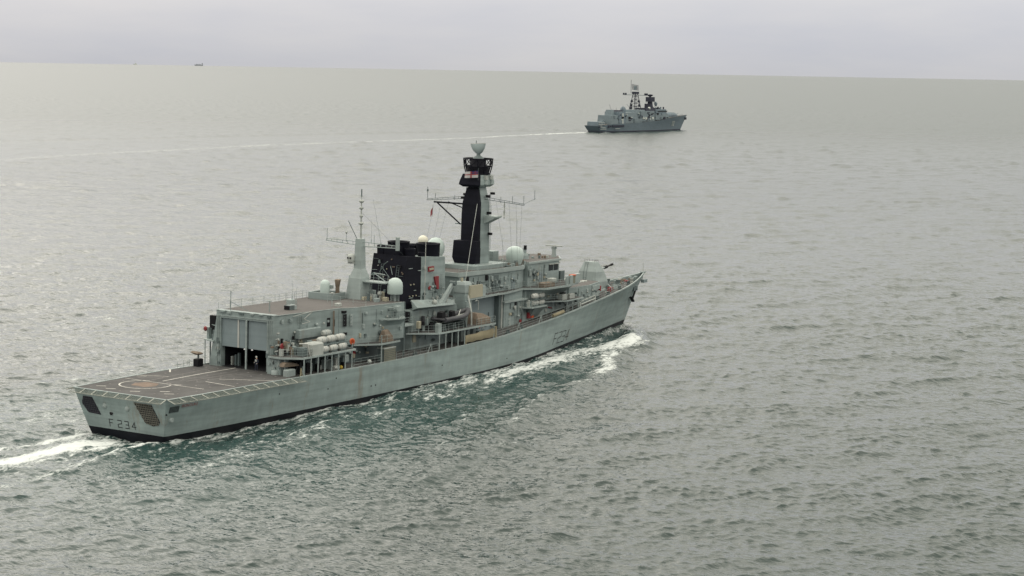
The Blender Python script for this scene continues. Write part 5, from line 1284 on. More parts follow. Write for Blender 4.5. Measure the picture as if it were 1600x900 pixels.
# open cage platform under the air-search radar
cg = MB()
for z, r in ((28.3, 1.75), (29.4, 2.05), (30.5, 2.15)):
    pts = [(77.9 + r * math.cos(a) * 1.0, r * math.sin(a), z) for a in np.linspace(0, 2 * math.pi, 13)]
    cg.path(pts, .10, 5)
for a in np.linspace(0, 2 * math.pi, 13)[:-1]:
    cg.path([(77.9 + 1.75 * math.cos(a), 1.75 * math.sin(a), 28.3), (77.9 + 2.05 * math.cos(a), 2.05 * math.sin(a), 29.4), (77.9 + 2.15 * math.cos(a), 2.15 * math.sin(a), 30.5)], .09, 5)
    cg.tube((77.9 + 2.05 * math.cos(a), 2.05 * math.sin(a), 29.4), (77.9 + 2.15 * math.cos(a + .52), 2.15 * math.sin(a + .52), 30.5), .06, 4)
    cg.tube((77.9, 0, 29.4), (77.9 + 2.05 * math.cos(a), 2.05 * math.sin(a), 29.4), .06, 4)
part(cg, 'radar_platform', 'funnel_black'); part(MB().lathe([(1.6, 28.2), (1.6, 29.3), (1.15, 29.5), (.95, 30.45)], (77.9, 0, 0), n=12), 'mast_drum', 'funnel_black')
part(MB().lathe([(.85, 30.4), (.75, 30.7), (.35, 30.95), (.25, 31.2)], (77.9, 0, 0), n=14), 'radar_turntable', 'grey_dark')
rd = MB(); rows = []                           # scoop shaped reflector, closed at the back
for ax_, ay_, dx_, dy_, z in ((.16, .2, 0, 0, 31.12), (.40, .58, -.04, -.04, 31.4), (.54, .93, -.08, -.06, 31.8), (.62, 1.14, -.1, -.02, 32.25), (.6, 1.28, -.1, .04, 32.68)):
    rows.append([Vector((77.9 + dx_ + ax_ * math.cos(t), dy_ + ay_ * math.sin(t), z - .10 * math.sin(t) * (z > 31.6))) for t in np.linspace(0, 2 * math.pi, 25)[:-1]])
rd.loft(rows, True, True)
part(rd, 'air_search_radar', 'radar_grey', label='curved grey air search radar on the mast head')
part(MB().loft([[p + Vector((0, 0, .004)) for p in rows[-1]], [p + Vector((0, 0, .08)) for p in rows[-1]]]), 'radar_rim', 'white'); part(MB().tube((77.7, .3, 32.7), (77.7, .3, 33.15), .06, 6), 'radar_tip', 'grey_dark')
# yards, booms, side platforms and aerials
def lattice(a, b, h, name, mat, n=8, r=.05):
    a, b = Vector(a), Vector(b); mb = MB(); up = Vector((0, 0, h))
    mb.tube(a, b, r, 5); mb.tube(a + up * .5, b + up, r * .8, 5)
    for i in range(n + 1):
        t = i / n; mb.tube(a.lerp(b, t), (a + up * .5).lerp(b + up, t), r * .6, 4)
    return part(mb, name, mat)
lattice((78, 8.9, 23.9), (77.6, 1.2, 24.6), .35, 'signal_yard', 'grey_dark'); lattice((78, -8.0, 24.1), (77.8, -1.3, 24.6), .35, 'signal_yard', 'grey_dark')
part(MB().tube((78, -8, 24.3), (78.2, -9.8, 25.2), .03, 4), 'yard_end', 'grey'); part(MB().tube((78.2, -9.6, 25.0), (78.2, -9.6, 26.4), .04, 5), 'whip_aerial', 'grey_dark')
bo = part(MB().tube((76.1, 6.4, 23.85), (76.2, -.6, 23.85), .13, 6), 'black_boom', 'funnel_black'); MB().tube((76.1, 5.8, 23.75), (76.3, 1.8, 20.8), .11, 6).build('boom_strut', 'funnel_black', bo); MB().tube((76.1, 3.9, 24.0), (76.2, 1.6, 23.3), .09, 6).build('boom_strut', 'funnel_black', bo)
for y, h in ((8.8, 1.6), (7.4, .7), (4.0, .6), (-4.0, .8), (-6.0, 1.0), (-7.9, 1.2), (2.0, 1.9)):
    part(MB().tube((78, y, 24.2), (78, y, 24.3 + h), .04, 5), 'yard_aerial', 'grey_dark'); 
part(MB().tube((78, 8.8, 25.2), (78, 8.8, 25.5), .14, 6), 'yard_lamp', 'grey_dark')
for x, y, z in ((77.5, 1.8, 25.0), (77.8, -1.9, 24.9), (78.6, -2.2, 25.3), (77.4, 1.9, 22.8), (78.4, -1.8, 22.4), (78.8, -1.8, 19.3), (77.0, 1.9, 24.5)):
    part(MB().box(x - .2, x + .2, y - .3, y + .3, z, z + .35), 'mast_lamp', 'black')
part(MB().hexa([(77.2, -3.6, 22.0), (79.4, -3.4, 22.0), (79.2, -1.5, 21.0), (77.4, -1.5, 21.0), (77.2, -3.6, 22.2), (79.4, -3.4, 22.2), (79.2, -1.5, 22.25), (77.4, -1.5, 22.25)]), 'mast_sponson', 'grey_light')
part(MB().box(77.2, 78.6, 1.5, 3.3, 20.7, 20.85), 'mast_sponson', 'grey'); part(MB().lathe([(.03, -1.3), (.12, -1.2), (.04, -1), (.16, -.4), (.04, .2), (.14, .5), (.03, 1.2)], (78.4, -4.4, 23.2), n=8), 'stacked_aerial', 'off_white')
ladder(79.0, -1.45, 15.3, 25.4, 's', .35)
for x0, y0, z0, x1, y1, z1 in ((78, 7.5, 24.0, 70, 4.5, 14.6), (78, 6.3, 24.0, 71, 4.0, 14.6), (78, 5.0, 24, 72, 3.8, 14.6), (78, -5.4, 24.3, 82, -3.9, 14.6), (78, -6.6, 24.3, 83.5, -3.9, 14.6), (78, -7.6, 24.3, 85.5, -3.0, 14.6), (76, -1.2, 24, 67.8, -4.6, 13.5), (48.4, 0, 24, 55.5, -2, 18), (78, -3.2, 24.3, 80, -4, 14.6)):
    part(MB().tube((x0, y0, z0), (x1, y1, z1), .013 if z1 != 13.5 else .035, 4), 'rigging_wire', 'grey_dark' if z1 != 13.5 else 'off_white')
# after mast
part(qbox(MB(), [(46.7, 49.4, -1.15, 1.35, R35), (47.0, 49.1, -.95, 1.0, 15.2), (47.5, 48.7, -.55, .6, 16.5), (47.6, 48.6, -.42, .45, 20.5)]), 'aerial_mast', 'grey_light')
part(MB().box(47.4, 49.2, -4.6, .9, 14.75, 14.9), 'mast_platform', 'grey_light'); rail([(48.3, -4.5, 14.9), (48.3, -.6, 14.9)], step=.8, wires=2, h=.9)
part(MB().path([(48.3, -4.3, 14.9), (48.3, -2.2, 16.0), (48.3, -4.0, 15.9)], .06), 'platform_stay', 'grey_light')
part(MB().lathe([(.45, 0), (.52, .2), (.52, .75), (.4, 1.05), (.05, 1.15)], (47.4, .95, 17.3), n=16), 'sensor_ball', 'off_white'); part(MB().box(47.2, 48.2, .4, 1.4, 17.1, 17.3), 'sensor_shelf', 'off_white')
for y in (.75, 1.15): part(MB().lathe([(.14, -.02), (.14, .05)], (46.9, y, 17.9), (-1, 0, 0), 10), 'sensor_lens', 'black')
lattice((48.2, 5.7, 19.9), (48.2, .4, 19.6), .5, 'aerial_yard', 'grey', 6, .06); lattice((48.2, -6.0, 19.6), (48.2, -.4, 19.5), .6, 'aerial_yard', 'grey_light', 6, .07)
for y, h in ((5.6, 1.6), (2.4, 1.3), (-2.2, 1.2), (-5.9, .9)): part(MB().tube((48.2, y, 19.9), (48.2, y, 20 + h), .04, 5), 'yard_aerial', 'grey_light')
part(MB().ball((48.2, 2.4, 21.2), .18, 10), 'yard_lamp', 'off_white'); part(MB().box(48.0, 48.4, -6.2, -5.8, 19.3, 21.1), 'yard_box', 'grey_light')
tp = part(MB().tube((48.2, 0, 20.4), (48.2, 0, 26.9), .14, 8, .05), 'pole_mast', 'off_white')
for z, r in ((22.6, .36), (23.6, .26), (24.7, .30), (25.6, .36)): MB().lathe([(.06, -.3), (r, -.1), (r, .05), (.06, .2)], (48.2, 0, z), n=12).build('pole_aerial', 'off_white', tp)
MB().tube((48.2, 0, 26.2), (48.2, 0, 27.2), .09, 6).build('pole_tip', 'grey_dark', tp)
part(MB().path([(48, .5, 20.5), (47.6, 1.4, 22.4), (47.5, 1.6, 22.9)], .05), 'gaff', 'grey_dark'); whip(54.5, 1.0, 19.0, 6.5, .03, (-1.2, .6)); whip(48.4, -1.6, 20, 3.2, .025)
for y0 in (.9, 1.2): part(MB().tube((46.6, y0, R35), (47.4, y0, 15.5), .05, 5), 'cable_run', 'grey')
ladder(49.2, -1.0, R35, 15.0); rail([(46.8, 4.6, R35), (49.0, 4.6, R35)], step=1)

# ================================================================== loose things on board
can = None
def canister(x, y, z, label, group, r=.42, l=1.6, mat='white'):
    c = thing('life_raft_canister', label, 'life raft', aboard(x, y, z), group)
    MB().lathe([(r * .55, -l/2), (r * .9, -l/2 + .12), (r, -l/2 + .3), (r, -.05), (r * 1.05, -.04), (r * 1.05, .04), (r, .05), (r, l/2 - .3), (r * .9, l/2 - .12), (r * .55, l/2)], (0, 0, r), (1, 0, 0), 18).build('shell', mat, c)
    for d in (-l * .28, l * .28): MB().lathe([(r * 1.03, -.04), (r * 1.03, .04)], (d, 0, r), (1, 0, 0), 18).build('strap', 'grey', c)
    cb = MB(); cb.box(-l * .4, l * .4, -r * .7, r * .7, -.06, r * .25); cb.build('cradle', 'grey_dark', c)
    return c
pos3 = ('aftmost', 'middle one', 'foremost')
for i in range(3):
    canister(30.2 + 1.95 * i, -7.2, P1 + .08, f'white life raft canister, {pos3[i]} of the lower row on the platform beside the hangar', 'canisters beside the hangar')
    canister(30.6 + 1.95 * i, -6.6, 8.66, f'white life raft canister, {pos3[i]} of the upper row on the platform beside the hangar', 'canisters beside the hangar', .45, 1.6)
canister(33.4, -5.2, 9.2, 'weathered canister behind the two rows beside the hangar', 'canisters beside the hangar', .42, 1.6, 'off_white')
for i in range(2):
    for k_, z in enumerate((8.48, 9.5)):
        canister(86.1 + 1.75 * i, -5.6, z, f"white canister, {('after', 'forward')[i]} one of the {('lower', 'upper')[k_]} pair below the bridge wing", 'canisters below the bridge wing', .42, 1.5)
part(MB().box(85.3, 88.7, -6.1, -5.1, 9.36, 9.43), 'canister_rack', 'grey_dark')
# inflatable boat
bt = thing('inflatable_boat', 'dark rigid inflatable boat on its chocks on the midships platform', 'boat', aboard(61.6, -6.6, 8.6))
tb = MB(); pts = []
for i in range(15):
    t = i / 14; x = -3.7 + 7.6 * t; w = 1.05 * (1 - max(0, (t - .55) / .45)**2.2); pts.append((x, w, .55 + .95 * max(0, t - .5)**1.6 * 2.2))
for s in (1, -1):
    for a, b in zip(pts[:-1], pts[1:]):
        tb.tube((a[0], a[1] * s, a[2]), (b[0], b[1] * s, b[2]), .32, 10)
tb.tube((-3.7, -1.05, .55), (-3.7, 1.05, .55), .2, 8)
tb.build('tube_collar', 'rubber', bt)
hb_ = MB(); hv = []
for x, w, z in pts: hv += [(x, -w, z - .1), (x, 0, z - .62 + .35 * max(0, (x) / 3.9)**2), (x, w, z - .1)]
hb_.add(hv, [(3 * i + j, 3 * i + 3 + j, 3 * i + 4 + j, 3 * i + 1 + j) for i in range(14) for j in (0, 1)]); hb_.build('boat_hull', 'off_white', bt)
MB().prism([(-3.5, -.9), (1.8, -.9), (3.0, 0), (1.8, .9), (-3.5, .9)], .35, .45).build('floor', 'black', bt)
MB().loft([[(-.9, -.4, .45), (.1, -.4, .45), (.1, .4, .45), (-.9, .4, .45)], [(-.8, -.35, 1.4), (-.2, -.35, 1.5), (-.2, .35, 1.5), (-.8, .35, 1.4)]]).build('console', 'black', bt)
MB().loft([[(-3.6, -.5, .4), (-2.6, -.5, .4), (-2.6, .5, .4), (-3.6, .5, .4)], [(-3.5, -.4, 1.5), (-2.7, -.4, 1.6), (-2.7, .4, 1.6), (-3.5, .4, 1.5)]]).build('engine', 'black', bt)
MB().path([(-2.4, -.7, .5), (-2.4, -.7, 1.9), (-2.4, .7, 1.9), (-2.4, .7, .5)], .05).build('roll_bar', 'grey_dark', bt); MB().path([(.5, -.5, .6), (1.4, -.3, 1.5)], .07).build('stretcher', 'white', bt)
# lifebuoy
lbo = thing('lifebuoy', 'orange lifebuoy hung at the forward end of the canister platform', 'lifebuoy', aboard(36.1, -7.4, P1 + .9))
MB().lathe([(.26, -.07), (.40, -.07), (.42, 0), (.40, .07), (.26, .07), (.24, 0), (.26, -.07)], (0, 0, 0), (.3, 1, 0), 18).build('ring', 'orange', lbo)
MB().box(-.06, .06, -.1, .1, -.9, -.2).build('holder', 'grey', lbo)
# flags
FN, FM = 20, 12
def flag(name, label, loc, w, h, yaw, paintfn, sag=.12):
    f = thing(name, label, 'flag', aboard(*loc, yaw))
    def pt(i, j, dy):
        u, v = i / FN, j / FM
        return (-u * w, .08 * w * math.sin(u * 7 + v) * u + dy, (v - .5) * h * (1 - .12 * u) - sag * u * h)
    paintfn(f, pt)
    MB().tube((.03, 0, -h * .9), (.03, 0, h * .9), .02, 5).build('halyard', 'grey_dark', f)
    return f
def cells(f, pt, name, mat, sel):
    mb = MB()
    for i in range(FN):
        for j in range(FM):
            if sel(i, j):
                mb.add([pt(i, j, 0), pt(i + 1, j, 0), pt(i + 1, j + 1, 0), pt(i, j + 1, 0)], [(0, 1, 2, 3)], True)
                mb.add([pt(i, j, .012), pt(i + 1, j, .012), pt(i + 1, j + 1, .012), pt(i, j + 1, .012)], [(3, 2, 1, 0)], True)
    if mb.f: mb.build(name, mat, f)
def ensign(f, pt):
    cross = lambda i, j: i in (9, 10) or j in (5, 6)
    jack = lambda i, j: i < 9 and j > 6
    diag = lambda i, j: jack(i, j) and (i in (4,) or j in (9,))
    saltire = lambda i, j: jack(i, j) and not diag(i, j) and abs((i - 4) * .55) - abs(j - 9) in (0, -.45, .55)
    cells(f, pt, 'field', 'flag_white', lambda i, j: not cross(i, j) and j < 5)
    cells(f, pt, 'field', 'flag_white', lambda i, j: not cross(i, j) and j > 6 and i > 10)
    cells(f, pt, 'cross', 'red', cross)
    cells(f, pt, 'canton', 'flag_blue', lambda i, j: jack(i, j) and not diag(i, j) and not saltire(i, j))
    cells(f, pt, 'canton_cross', 'red', diag)
    cells(f, pt, 'canton_saltire', 'flag_white', saltire)
flag('ensign', 'white naval ensign with a red cross flying at the black mast head', (75.1, -1.75, 28.4), 2.2, 1.0, -math.pi / 2 + .12, ensign, .22)
def redf(f, pt):
    cells(f, pt, 'field', 'red', lambda i, j: True)
flag('signal_flag', 'small red signal flag hoisted on a halyard below the port yard', (77.6, 7.6, 22.4), .75, 1.0, -math.pi / 2 - .5, redf, .7)
# the man on the flight deck
def person(label, loc, rz):
    p = thing('person', label, 'person', aboard(*loc, rz))
    me = bpy.data.meshes.new('body')
    V_ = [(0, 0, .95), (0, 0, 1.2), (.01, 0, 1.42), (.02, 0, 1.52), (.03, 0, 1.66),
          (0, .11, .9), (.02, .13, .5), (-.02, .14, .08), (.12, .15, .05),
          (0, -.11, .9), (.05, -.14, .5), (.05, -.16, .08), (.19, -.17, .05),
          (0, .2, 1.40), (.02, .29, 1.14), (.16, .24, .95), (.22, .21, .93),
          (0, -.2, 1.40), (.03, -.30, 1.14), (.20, -.16, 1.05), (.27, -.12, 1.06)]
    E_ = [(0, 1), (1, 2), (2, 3), (3, 4), (0, 5), (5, 6), (6, 7), (7, 8), (0, 9), (9, 10), (10, 11), (11, 12), (2, 13), (13, 14), (14, 15), (15, 16), (2, 17), (17, 18), (18, 19), (19, 20)]
    Rr = [.15, .14, .15, .06, .10, .10, .075, .055, .05, .10, .075, .055, .05, .075, .055, .04, .035, .075, .055, .04, .035]
    me.from_pydata(V_, E_, [])
    o_ = bpy.data.objects.new('body_source', me); col.objects.link(o_)
    o_.modifiers.new('s', 'SKIN'); sub = o_.modifiers.new('d', 'SUBSURF'); sub.levels = 1
    sv = me.skin_vertices[0].data
    for i, r in enumerate(Rr): sv[i].radius = (r, r); 
    sv[0].use_root = True
    dg = bpy.context.evaluated_depsgraph_get()
    bm_ = bpy.data.meshes.new_from_object(o_.evaluated_get(dg)); bpy.data.objects.remove(o_)
    bm_.materials.clear(); bm_.materials.append(MAT['blue_cloth']); bm_.materials.append(MAT['skin'])
    for pl_ in bm_.polygons:
        pl_.use_smooth = True
        pl_.material_index = 1 if pl_.center.z > 1.5 or (pl_.center.x > .19 and pl_.center.z > .8) else 0
    b_ = bpy.data.objects.new('body', bm_); col.objects.link(b_); b_.parent = p
    MB().lathe([(.125, 0), (.135, .05), (.12, .13), (.06, .17), (.01, .18)], (.03, 0, 1.68), n=14).build('helmet', 'white', p)
    MB().loft([[(.10, -.13, 1.16), (.16, -.11, 1.16), (.16, .11, 1.16), (.10, .13, 1.16)], [(.12, -.14, 1.42), (.165, -.12, 1.40), (.165, .12, 1.40), (.12, .14, 1.42)]]).build('surcoat', 'off_white', p)
    for s, xx, yy, zz in ((1, .24, .2, .93), (-1, .3, -.1, 1.06)):
        h = MB()
        h.box(xx - .05, xx + .03, yy - .04, yy + .04, zz - .02, zz + .02)
        for k_ in range(4): h.tube((xx + .03, yy - .03 + .02 * k_, zz), (xx + .08 + .01 * (k_ % 2), yy - .03 + .02 * k_, zz - .03), .009, 5)
        h.tube((xx - .02, yy - s * .04, zz), (xx + .03, yy - s * .07, zz + .01), .01, 5)
        h.build('hand', 'white', p)
    return p
person('person in dark overalls, white helmet and gloves standing in the open hangar doorway', (24.3, -1.1, zb + .17), math.pi)

# ================================================================== the distant warship
fang = math.atan2(fd[1], fd[0])
far = thing('warship', 'small blue grey warship with lattice masts sailing ahead in the distance', 'warship',
            Matrix.Translation((FAR_STERN[0] - 3.0 * fd[0], FAR_STERN[1] - 3.0 * fd[1], 0)) @ Matrix.Rotation(fang, 4, 'Z'))
def fp(mb, name, mat, parent=far, label=None): return mb.build(name, mat, parent, label)
f_deck = interp([0, 12, 12.5, 40, 80, 102, 118, 135], [4.6, 5.2, 5.6, 6.0, 7.4, 9.3, 10.2, 11.2])
f_half = interp([0, 20, 45, 80, 100, 115, 128, 135], [6.2, 7.2, 7.7, 7.5, 6.2, 4.2, 1.6, .1])
f_wl = interp([0, 20, 50, 80, 105, 118, 127], [5.0, 6.3, 7.0, 6.0, 3.2, 1.3, .05])
fl = MB(); vs_ = []; us2 = np.linspace(0, 1, 60); nr = 7
for u in us2:
    zd = float(f_deck(u * 135))
    for t in np.linspace(0, 1, nr):
        z = .8 + (zd - .8) * t
        x = 3 * (1 - t) * (1 - u) + u * (126.5 + 8.5 * t) + 8 * (1 - u)**6
        y = float(f_wl(u * 127)) + (float(f_half(u * 135)) - float(f_wl(u * 127))) * t**(.8 + u)
        vs_.append((x, -y, z))
fs = [(i * nr + j, (i + 1) * nr + j, (i + 1) * nr + j + 1, i * nr + j + 1) for i in range(59) for j in range(nr - 1)]
fl.add(vs_, fs, True); fl.add([(x, -y, z) for x, y, z in vs_], [tuple(reversed(f)) for f in fs], True)
fl.add(vs_[:nr] + [(x, -y, z) for x, y, z in vs_[:nr]], [(j, j + 1, nr + j + 1, nr + j) for j in range(nr - 1)])
fp(fl, 'hull', 'far_hull')
bt_ = MB(); v2 = []
for u in us2:
    for z in (-2, .8):
        v2.append((3 * (1 - u) + u * 126.5 + 8 * (1 - u)**6, -float(f_wl(u * 127)), z))
f2 = [(2 * i, 2 * i + 2, 2 * i + 3, 2 * i + 1) for i in range(59)]
bt_.add(v2, f2); bt_.add([(x, -y, z) for x, y, z in v2], [tuple(reversed(f)) for f in f2]); bt_.add([v2[0], v2[1], (v2[1][0], -v2[1][1], v2[1][2]), (v2[0][0], -v2[0][1], v2[0][2])], [(0, 1, 2, 3)])
fp(bt_, 'boot_topping', 'far_dark')
dk = MB(); v3 = []
for u in us2: v3 += [(u * 135 + 8 * (1 - u)**6, -float(f_half(u * 135)), float(f_deck(u * 135)) - .05), (u * 135 + 8 * (1 - u)**6, float(f_half(u * 135)), float(f_deck(u * 135)) - .05)]
dk.add(v3, [(2 * i, 2 * i + 2, 2 * i + 3, 2 * i + 1) for i in range(59)]); fp(dk, 'deck', 'deck')
def fbox(x0, x1, hw, z0, z1, name, mat='far_grey', tx=0.0, ty=.9, label=None):
    return fp(MB().hexa([(x0, -hw, z0), (x1, -hw, z0), (x1, hw, z0), (x0, hw, z0), (x0 + tx, -hw * ty, z1), (x1 - tx, -hw * ty, z1), (x1 - tx, hw * ty, z1), (x0 + tx, hw * ty, z1)]), name, mat, far, label)
# sonar housing at the stern with its ribs, side recess and knuckle strips
st_ = fbox(9.0, 17.5, 4.6, 4.6, 7.4, 'sonar_house', 'far_hull', .3, .96)
for z in np.linspace(2.2, 6.6, 5): MB().box(9.6, 17.0, -6.4 + .25 * (z > 4.4) * 6.4, -6.1 + .25 * (z > 4.4) * 6.4, z, z + .25).build('rib', 'far_pale', st_)
fp(MB().box(23, 38, -7.55, -7.2, 3.6, 5.0), 'boat_recess', 'far_dark'); fp(MB().box(20.5, 22, -7.4, -7.0, 3.8, 4.8), 'boat_recess', 'far_dark'); fp(MB().box(18.2, 19.8, -7.2, -6.6, 3.2, 5.0), 'mooring_recess', 'far_dark')
fp(MB().box(8.6, 9.4, -6.35, -5.2, 3.4, 4.4), 'mooring_recess', 'far_dark'); fp(MB().box(27, 33, -7.3, -6.95, 2.3, 2.6), 'scupper_strip', 'far_pale')
fbox(24, 33, 6.2, 5.6, 11.8, 'hangar', 'far_grey', .4, .92); fbox(33, 42, 6.6, 5.8, 14.2, 'hangar', 'far_hull', .4, .9); fbox(42, 58, 6.3, 5.9, 13.6, 'deckhouse', 'far_grey', .3, .9)
fp(MB().box(37.0, 38.2, -6.68, -6.4, 5.9, 13.2), 'exhaust_stripe', 'far_pale', label='pale vertical stripe on the after deckhouse'); fbox(28, 33, 2.6, 11.8, 15.6, 'director', 'far_grey', .6, .7); fbox(19, 23, 1.6, 5.5, 8.6, 'launcher', 'far_grey', .8, .7)
fp(MB().lathe([(1.9, 0), (2.1, 1.2), (1.9, 2.8), (1.2, 3.9), (.05, 4.3)], (47.6, 0, 13.6), n=18), 'gun_dome', 'far_hull'); fbox(38, 44, 2.2, 14.2, 15.2, 'black_house', 'far_dark', .2)
fbox(54, 70, 5.6, 7, 15.4, 'mast_house', 'far_grey', 1.2, .85); fbox(62, 80, 6.6, 7, 14.6, 'funnel_house', 'far_grey', .2, .92, ); fbox(70.5, 82.5, 5.2, 14.6, 16.6, 'funnel', 'far_dark', .3, .9)
fbox(52, 62, 7.2, 5.9, 9.4, 'boat_house', 'far_grey', .2, .98); fbox(82, 101, 5.8, 8, 12.4, 'bridge_house', 'far_grey', .8, .93); fbox(84, 98.5, 5.2, 12.4, 15.6, 'bridge', 'far_hull', .9, .95); fbox(86, 98.8, 5.3, 13.8, 14.6, 'bridge_windows', 'glass_dark', 0, 1.0)
for x in (63.5, 67, 88.5, 92, 76): fp(MB().box(x, x + 2.2, -6.9, -6.3, 8 + random.random(), 10.2), 'locker', random.choice(['far_pale', 'far_grey', 'far_dark']))
fp(MB().ball((75.4, -4.4, 16.4), 1.0, 12), 'radome', 'far_pale'); fbox(96, 103, 4.6, 9.0, 11.0, 'launcher_house', 'far_pale', .6, .9)
rf = random.Random(19)
for i in range(46):
    x0 = rf.uniform(25, 99); hw = np.interp(x0, [25, 33, 33.1, 42, 58, 62, 80, 82, 99], [6.1, 6.1, 6.5, 6.3, 6.2, 6.5, 6.5, 5.7, 5.5]); zt = np.interp(x0, [25, 33, 42, 58, 80, 99], [11, 12.5, 12.8, 12.5, 13.5, 11.5]); z0 = rf.uniform(6.8, zt)
    fp(MB().box(x0, x0 + rf.uniform(.5, 2.6), -hw - rf.uniform(.1, .5), -hw + .9, z0, z0 + rf.uniform(.3, 1.5)), rf.choice(['vent', 'locker', 'platform', 'opening']), rf.choice(['far_dark', 'far_grey', 'far_pale', 'far_hull', 'far_dark', 'black']))
for x0, z0 in ((56, 15.4), (59, 15.4), (68, 15.2), (86, 15.6), (90, 15.6), (45, 13.6), (35, 14.2), (29, 15.6), (100, 11), (104, 9.6)):
    fp(MB().tube((x0, rf.uniform(-3, 3), z0), (x0, rf.uniform(-3, 3), z0 + rf.uniform(1.5, 5)), .1, 5), 'whip_aerial', 'far_dark')
rlm = MB()
for i in range(40):
    x0 = 40 + i * 2.2; rlm.tube((x0, -float(f_half(x0)) + .2, float(f_deck(x0))), (x0, -float(f_half(x0)) + .2, float(f_deck(x0)) + 1.1), .06, 4)
for i in range(39):
    x0 = 40 + i * 2.2; x1 = x0 + 2.2; rlm.tube((x0, -float(f_half(x0)) + .2, float(f_deck(x0)) + 1.1), (x1, -float(f_half(x1)) + .2, float(f_deck(x1)) + 1.1), .05, 4)
fp(rlm, 'guard_rail', 'far_grey')
# guns and foredeck
fp(MB().loft([[(109, -2.6, 10), (119, -2.2, 10), (119, 2.2, 10), (109, 2.6, 10)], [(109.4, -2.7, 11.6), (118, -2.1, 11.4), (118, 2.1, 11.4), (109.4, 2.7, 11.6)], [(110.6, -1.7, 13.2), (115.6, -1.4, 12.9), (115.6, 1.4, 12.9), (110.6, 1.7, 13.2)]]), 'gun_turret', 'far_hull'); fp(MB().tube((117, 0, 11.8), (122.5, 0, 12.2), .18, 8), 'gun_barrel', 'far_grey')
fp(MB().box(131.0, 132.8, -1.25, -.6, 7.6, 9.3), 'anchor', 'far_dark')
# lattice main mast
lm = MB(); mx = 63.5
for sx_, sy_ in ((-1, -1), (1, -1), (1, 1), (-1, 1)):
    lm.tube((mx + sx_ * 3.4, sy_ * 3.0, 15.2), (mx + sx_ * 1.2, sy_ * 1.1, 27.0), .26, 6)
for z in (17.5, 20, 22.4, 24.8):
    t = (z - 15.2) / 11.8; a = 3.4 - 2.2 * t; b = 3.0 - 1.9 * t
    lm.path([(mx - a, -b, z), (mx + a, -b, z), (mx + a, b, z), (mx - a, b, z), (mx - a, -b, z)], .16)
    lm.tube((mx - a, -b, z), (mx + a * .85, -b * .85, z + 2.2), .12, 5); lm.tube((mx - a, -b, z), (mx - a * .85, b * .85, z + 2.2), .12, 5)
mm = fp(lm, 'main_mast', 'far_dark')
MB().box(mx - 2, mx + 2, -1.8, 1.8, 26.6, 28.2).build('mast_top', 'far_dark', mm); MB().tube((mx, 10.2, 25.9), (mx, -9.8, 25.8), .22, 6).build('yard', 'far_grey', mm)
for y in (10, 8.2, -8.2, -9.7): MB().box(mx - .4, mx + .4, y - .5, y + .5, 25.8, 27.2).build('yard_aerial', 'far_dark', mm)
for z, y in ((18.6, 3.4), (18.6, -3.4), (21.4, 3.0), (21.4, -3.0), (16.4, 3.6)): MB().ball((mx, y, z), .95, 10).build('sensor_pod', 'far_dark', mm)
MB().tube((mx - 1.6, 2.8, 27), (mx - 1.6, 2.8, 36.6), .14, 6).build('pole_mast', 'far_dark', mm)
rp = MB(); 
for i in range(9): rp.tube((mx - .6 + .1 * i, 2.4 - .6 * i, 29.6 - .06 * i), (mx - 1.2 + .1 * i, 2.4 - .6 * i, 33.6 - .1 * i), .10, 4)
for j in range(7): rp.tube((mx - .6 - .09 * j, 2.4, 29.6 + .66 * j), (mx + .2 - .09 * j, -2.4, 29.1 + .62 * j), .10, 4)
rp.build('search_radar', 'far_dark', mm); MB().box(mx - .9, mx - .5, -1.2, .9, 29.6, 32.2).build('radar_core', 'far_grey', mm)
fm_ = fp(MB().hexa([(81.5, -1.8, 16.4), (85, -1.8, 16.4), (85, 1.8, 16.4), (81.5, 1.8, 16.4), (82.4, -1, 22), (84.4, -1, 22), (84.4, 1, 22), (82.4, 1, 22)]), 'director_mast', 'far_dark')
MB().box(80.8, 86.2, -2.2, 2.2, 21, 24.4).build('sensor_cluster', 'far_dark', fm_); MB().lathe([(.4, 24.4), (2.2, 25.6), (2.2, 26.1), (.4, 26.4)], (83.2, 0, 0), n=12).build('sensor_top', 'far_dark', fm_); MB().lathe([(1.7, 0), (1.9, .3), (1.2, 1.0), (.1, 1.3)], (88.6, -1.2, 19.4), (.7, -.4, .1), 14).build('director_dish', 'far_hull', fm_)
MB().tube((84, 4.5, 20.3), (84, -6.0, 20.2), .12, 5).build('yard', 'far_grey', fm_); MB().box(77.5, 78.8, -1, 1, 16.6, 19.6).build('sensor_post', 'far_dark', fm_)
for i in range(10): fp(MB().box(86 + i * 1.3, 86.8 + i * 1.3, -3 + (i * 1.7) % 5, -2.2 + (i * 1.7) % 5, 15.6, 16.3 + (i * .37) % 1.2), 'roof_aerial', random.choice(['far_dark', 'far_grey', 'far_dark']))
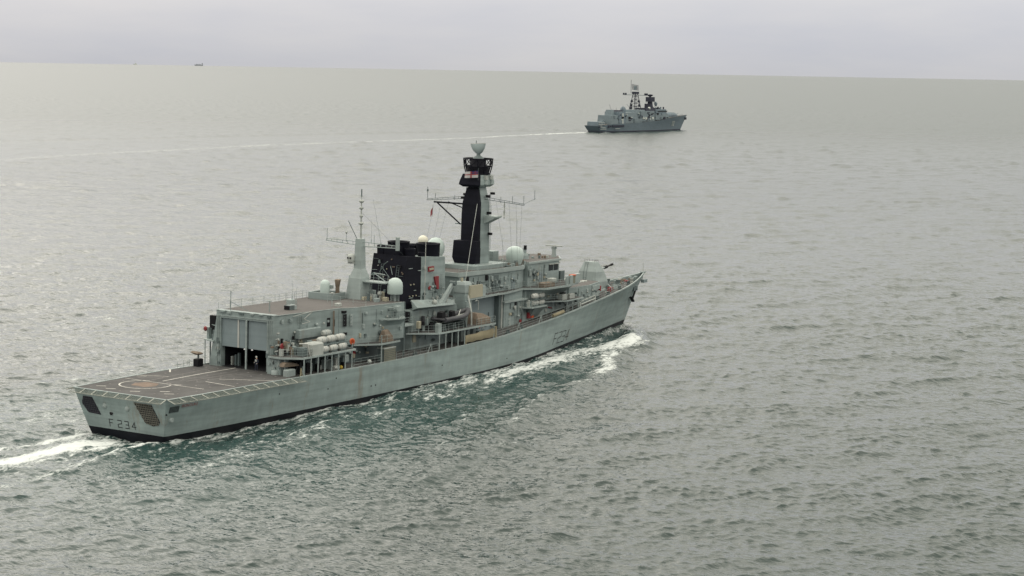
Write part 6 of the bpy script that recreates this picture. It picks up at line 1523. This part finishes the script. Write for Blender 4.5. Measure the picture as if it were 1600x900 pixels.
# pale bow numerals (two strokes wide figures as they read from here)
for k_, x in enumerate((108.6, 111.0)):
    nb = MB()
    for (a0, b0, a1, b1) in (((0, 0, 0, 3.2), (0, 3.2, 1.5, 3.2), (1.5, 3.2, 1.5, 0)) if k_ == 0 else ((0, 3.2, 1.5, 3.2), (1.5, 3.2, .6, 0), (.2, 0, 1.6, 0))):
        def q(a, b): 
            X = x + a; Z = 3.4 + b; zd = float(f_deck(X)); u = X / 135; t = (Z - .8) / (zd - .8)
            u = (X - 3 * (1 - t)) / (126.5 + 8.5 * t - 3 * (1 - t)); return (X, -(float(f_wl(u * 127)) + (float(f_half(u * 135)) - float(f_wl(u * 127))) * t**(.8 + u)) - .12, Z)
        nb.tube(q(a0, b0), q(a1, b1), .17, 4)
    fp(nb, 'bow_numeral', 'far_pale')

# ================================================================== two ships on the skyline
def on_line(u_px, dist):
    d = cF * CAM_F + cR2 * (u_px - 800) + cU2 * 345
    h_ = Vector((d.x, d.y)).normalized()
    return CAM_LOC[0] + h_.x * dist, CAM_LOC[1] + h_.y * dist, math.atan2(h_.y, h_.x)
x_, y_, a_ = on_line(311, 23500)
cg_ = thing('cargo_ship', 'tiny cargo ship in haze-pale paint low on the horizon', 'ship', Matrix.Translation((x_, y_, 0)) @ Matrix.Rotation(a_ + math.pi / 2, 4, 'Z'))
MB().loft([[(-44, -7, 0), (42, -7, 0), (46, 0, 0), (42, 7, 0), (-44, 7, 0)], [(-45, -7, 13), (44, -7, 13), (52, 0, 15), (44, 7, 13), (-45, 7, 13)]]).build('hull', 'haze_pale_ship', cg_)
MB().loft([[(-42, -6, 13), (-30, -6, 13), (-30, 6, 13), (-42, 6, 13)], [(-41, -6, 32), (-31, -6, 32), (-31, 6, 32), (-41, 6, 32)]]).build('bridge_house', 'haze_pale_ship', cg_)
for i in range(4): MB().box(-22 + i * 15, -11 + i * 15, -6, 6, 13, 20 + 2 * (i % 2)).build('deck_cargo', 'haze_pale_ship', cg_)
x_, y_, a_ = on_line(211.5, 23800)
sv_ = thing('vessel', 'faint slim vessel with a tall mast on the horizon, left of the cargo ship', 'ship', Matrix.Translation((x_, y_, 0)) @ Matrix.Rotation(a_ + math.pi / 2, 4, 'Z'))
MB().loft([[(-18, -4, 0), (16, -4, 0), (20, 0, 0), (16, 4, 0), (-18, 4, 0)], [(-19, -4, 9), (18, -4, 9), (24, 0, 11), (18, 4, 9), (-19, 4, 9)]]).build('hull', 'far_pale', sv_)  # pale paint on this vessel stands in for the fading of distant haze
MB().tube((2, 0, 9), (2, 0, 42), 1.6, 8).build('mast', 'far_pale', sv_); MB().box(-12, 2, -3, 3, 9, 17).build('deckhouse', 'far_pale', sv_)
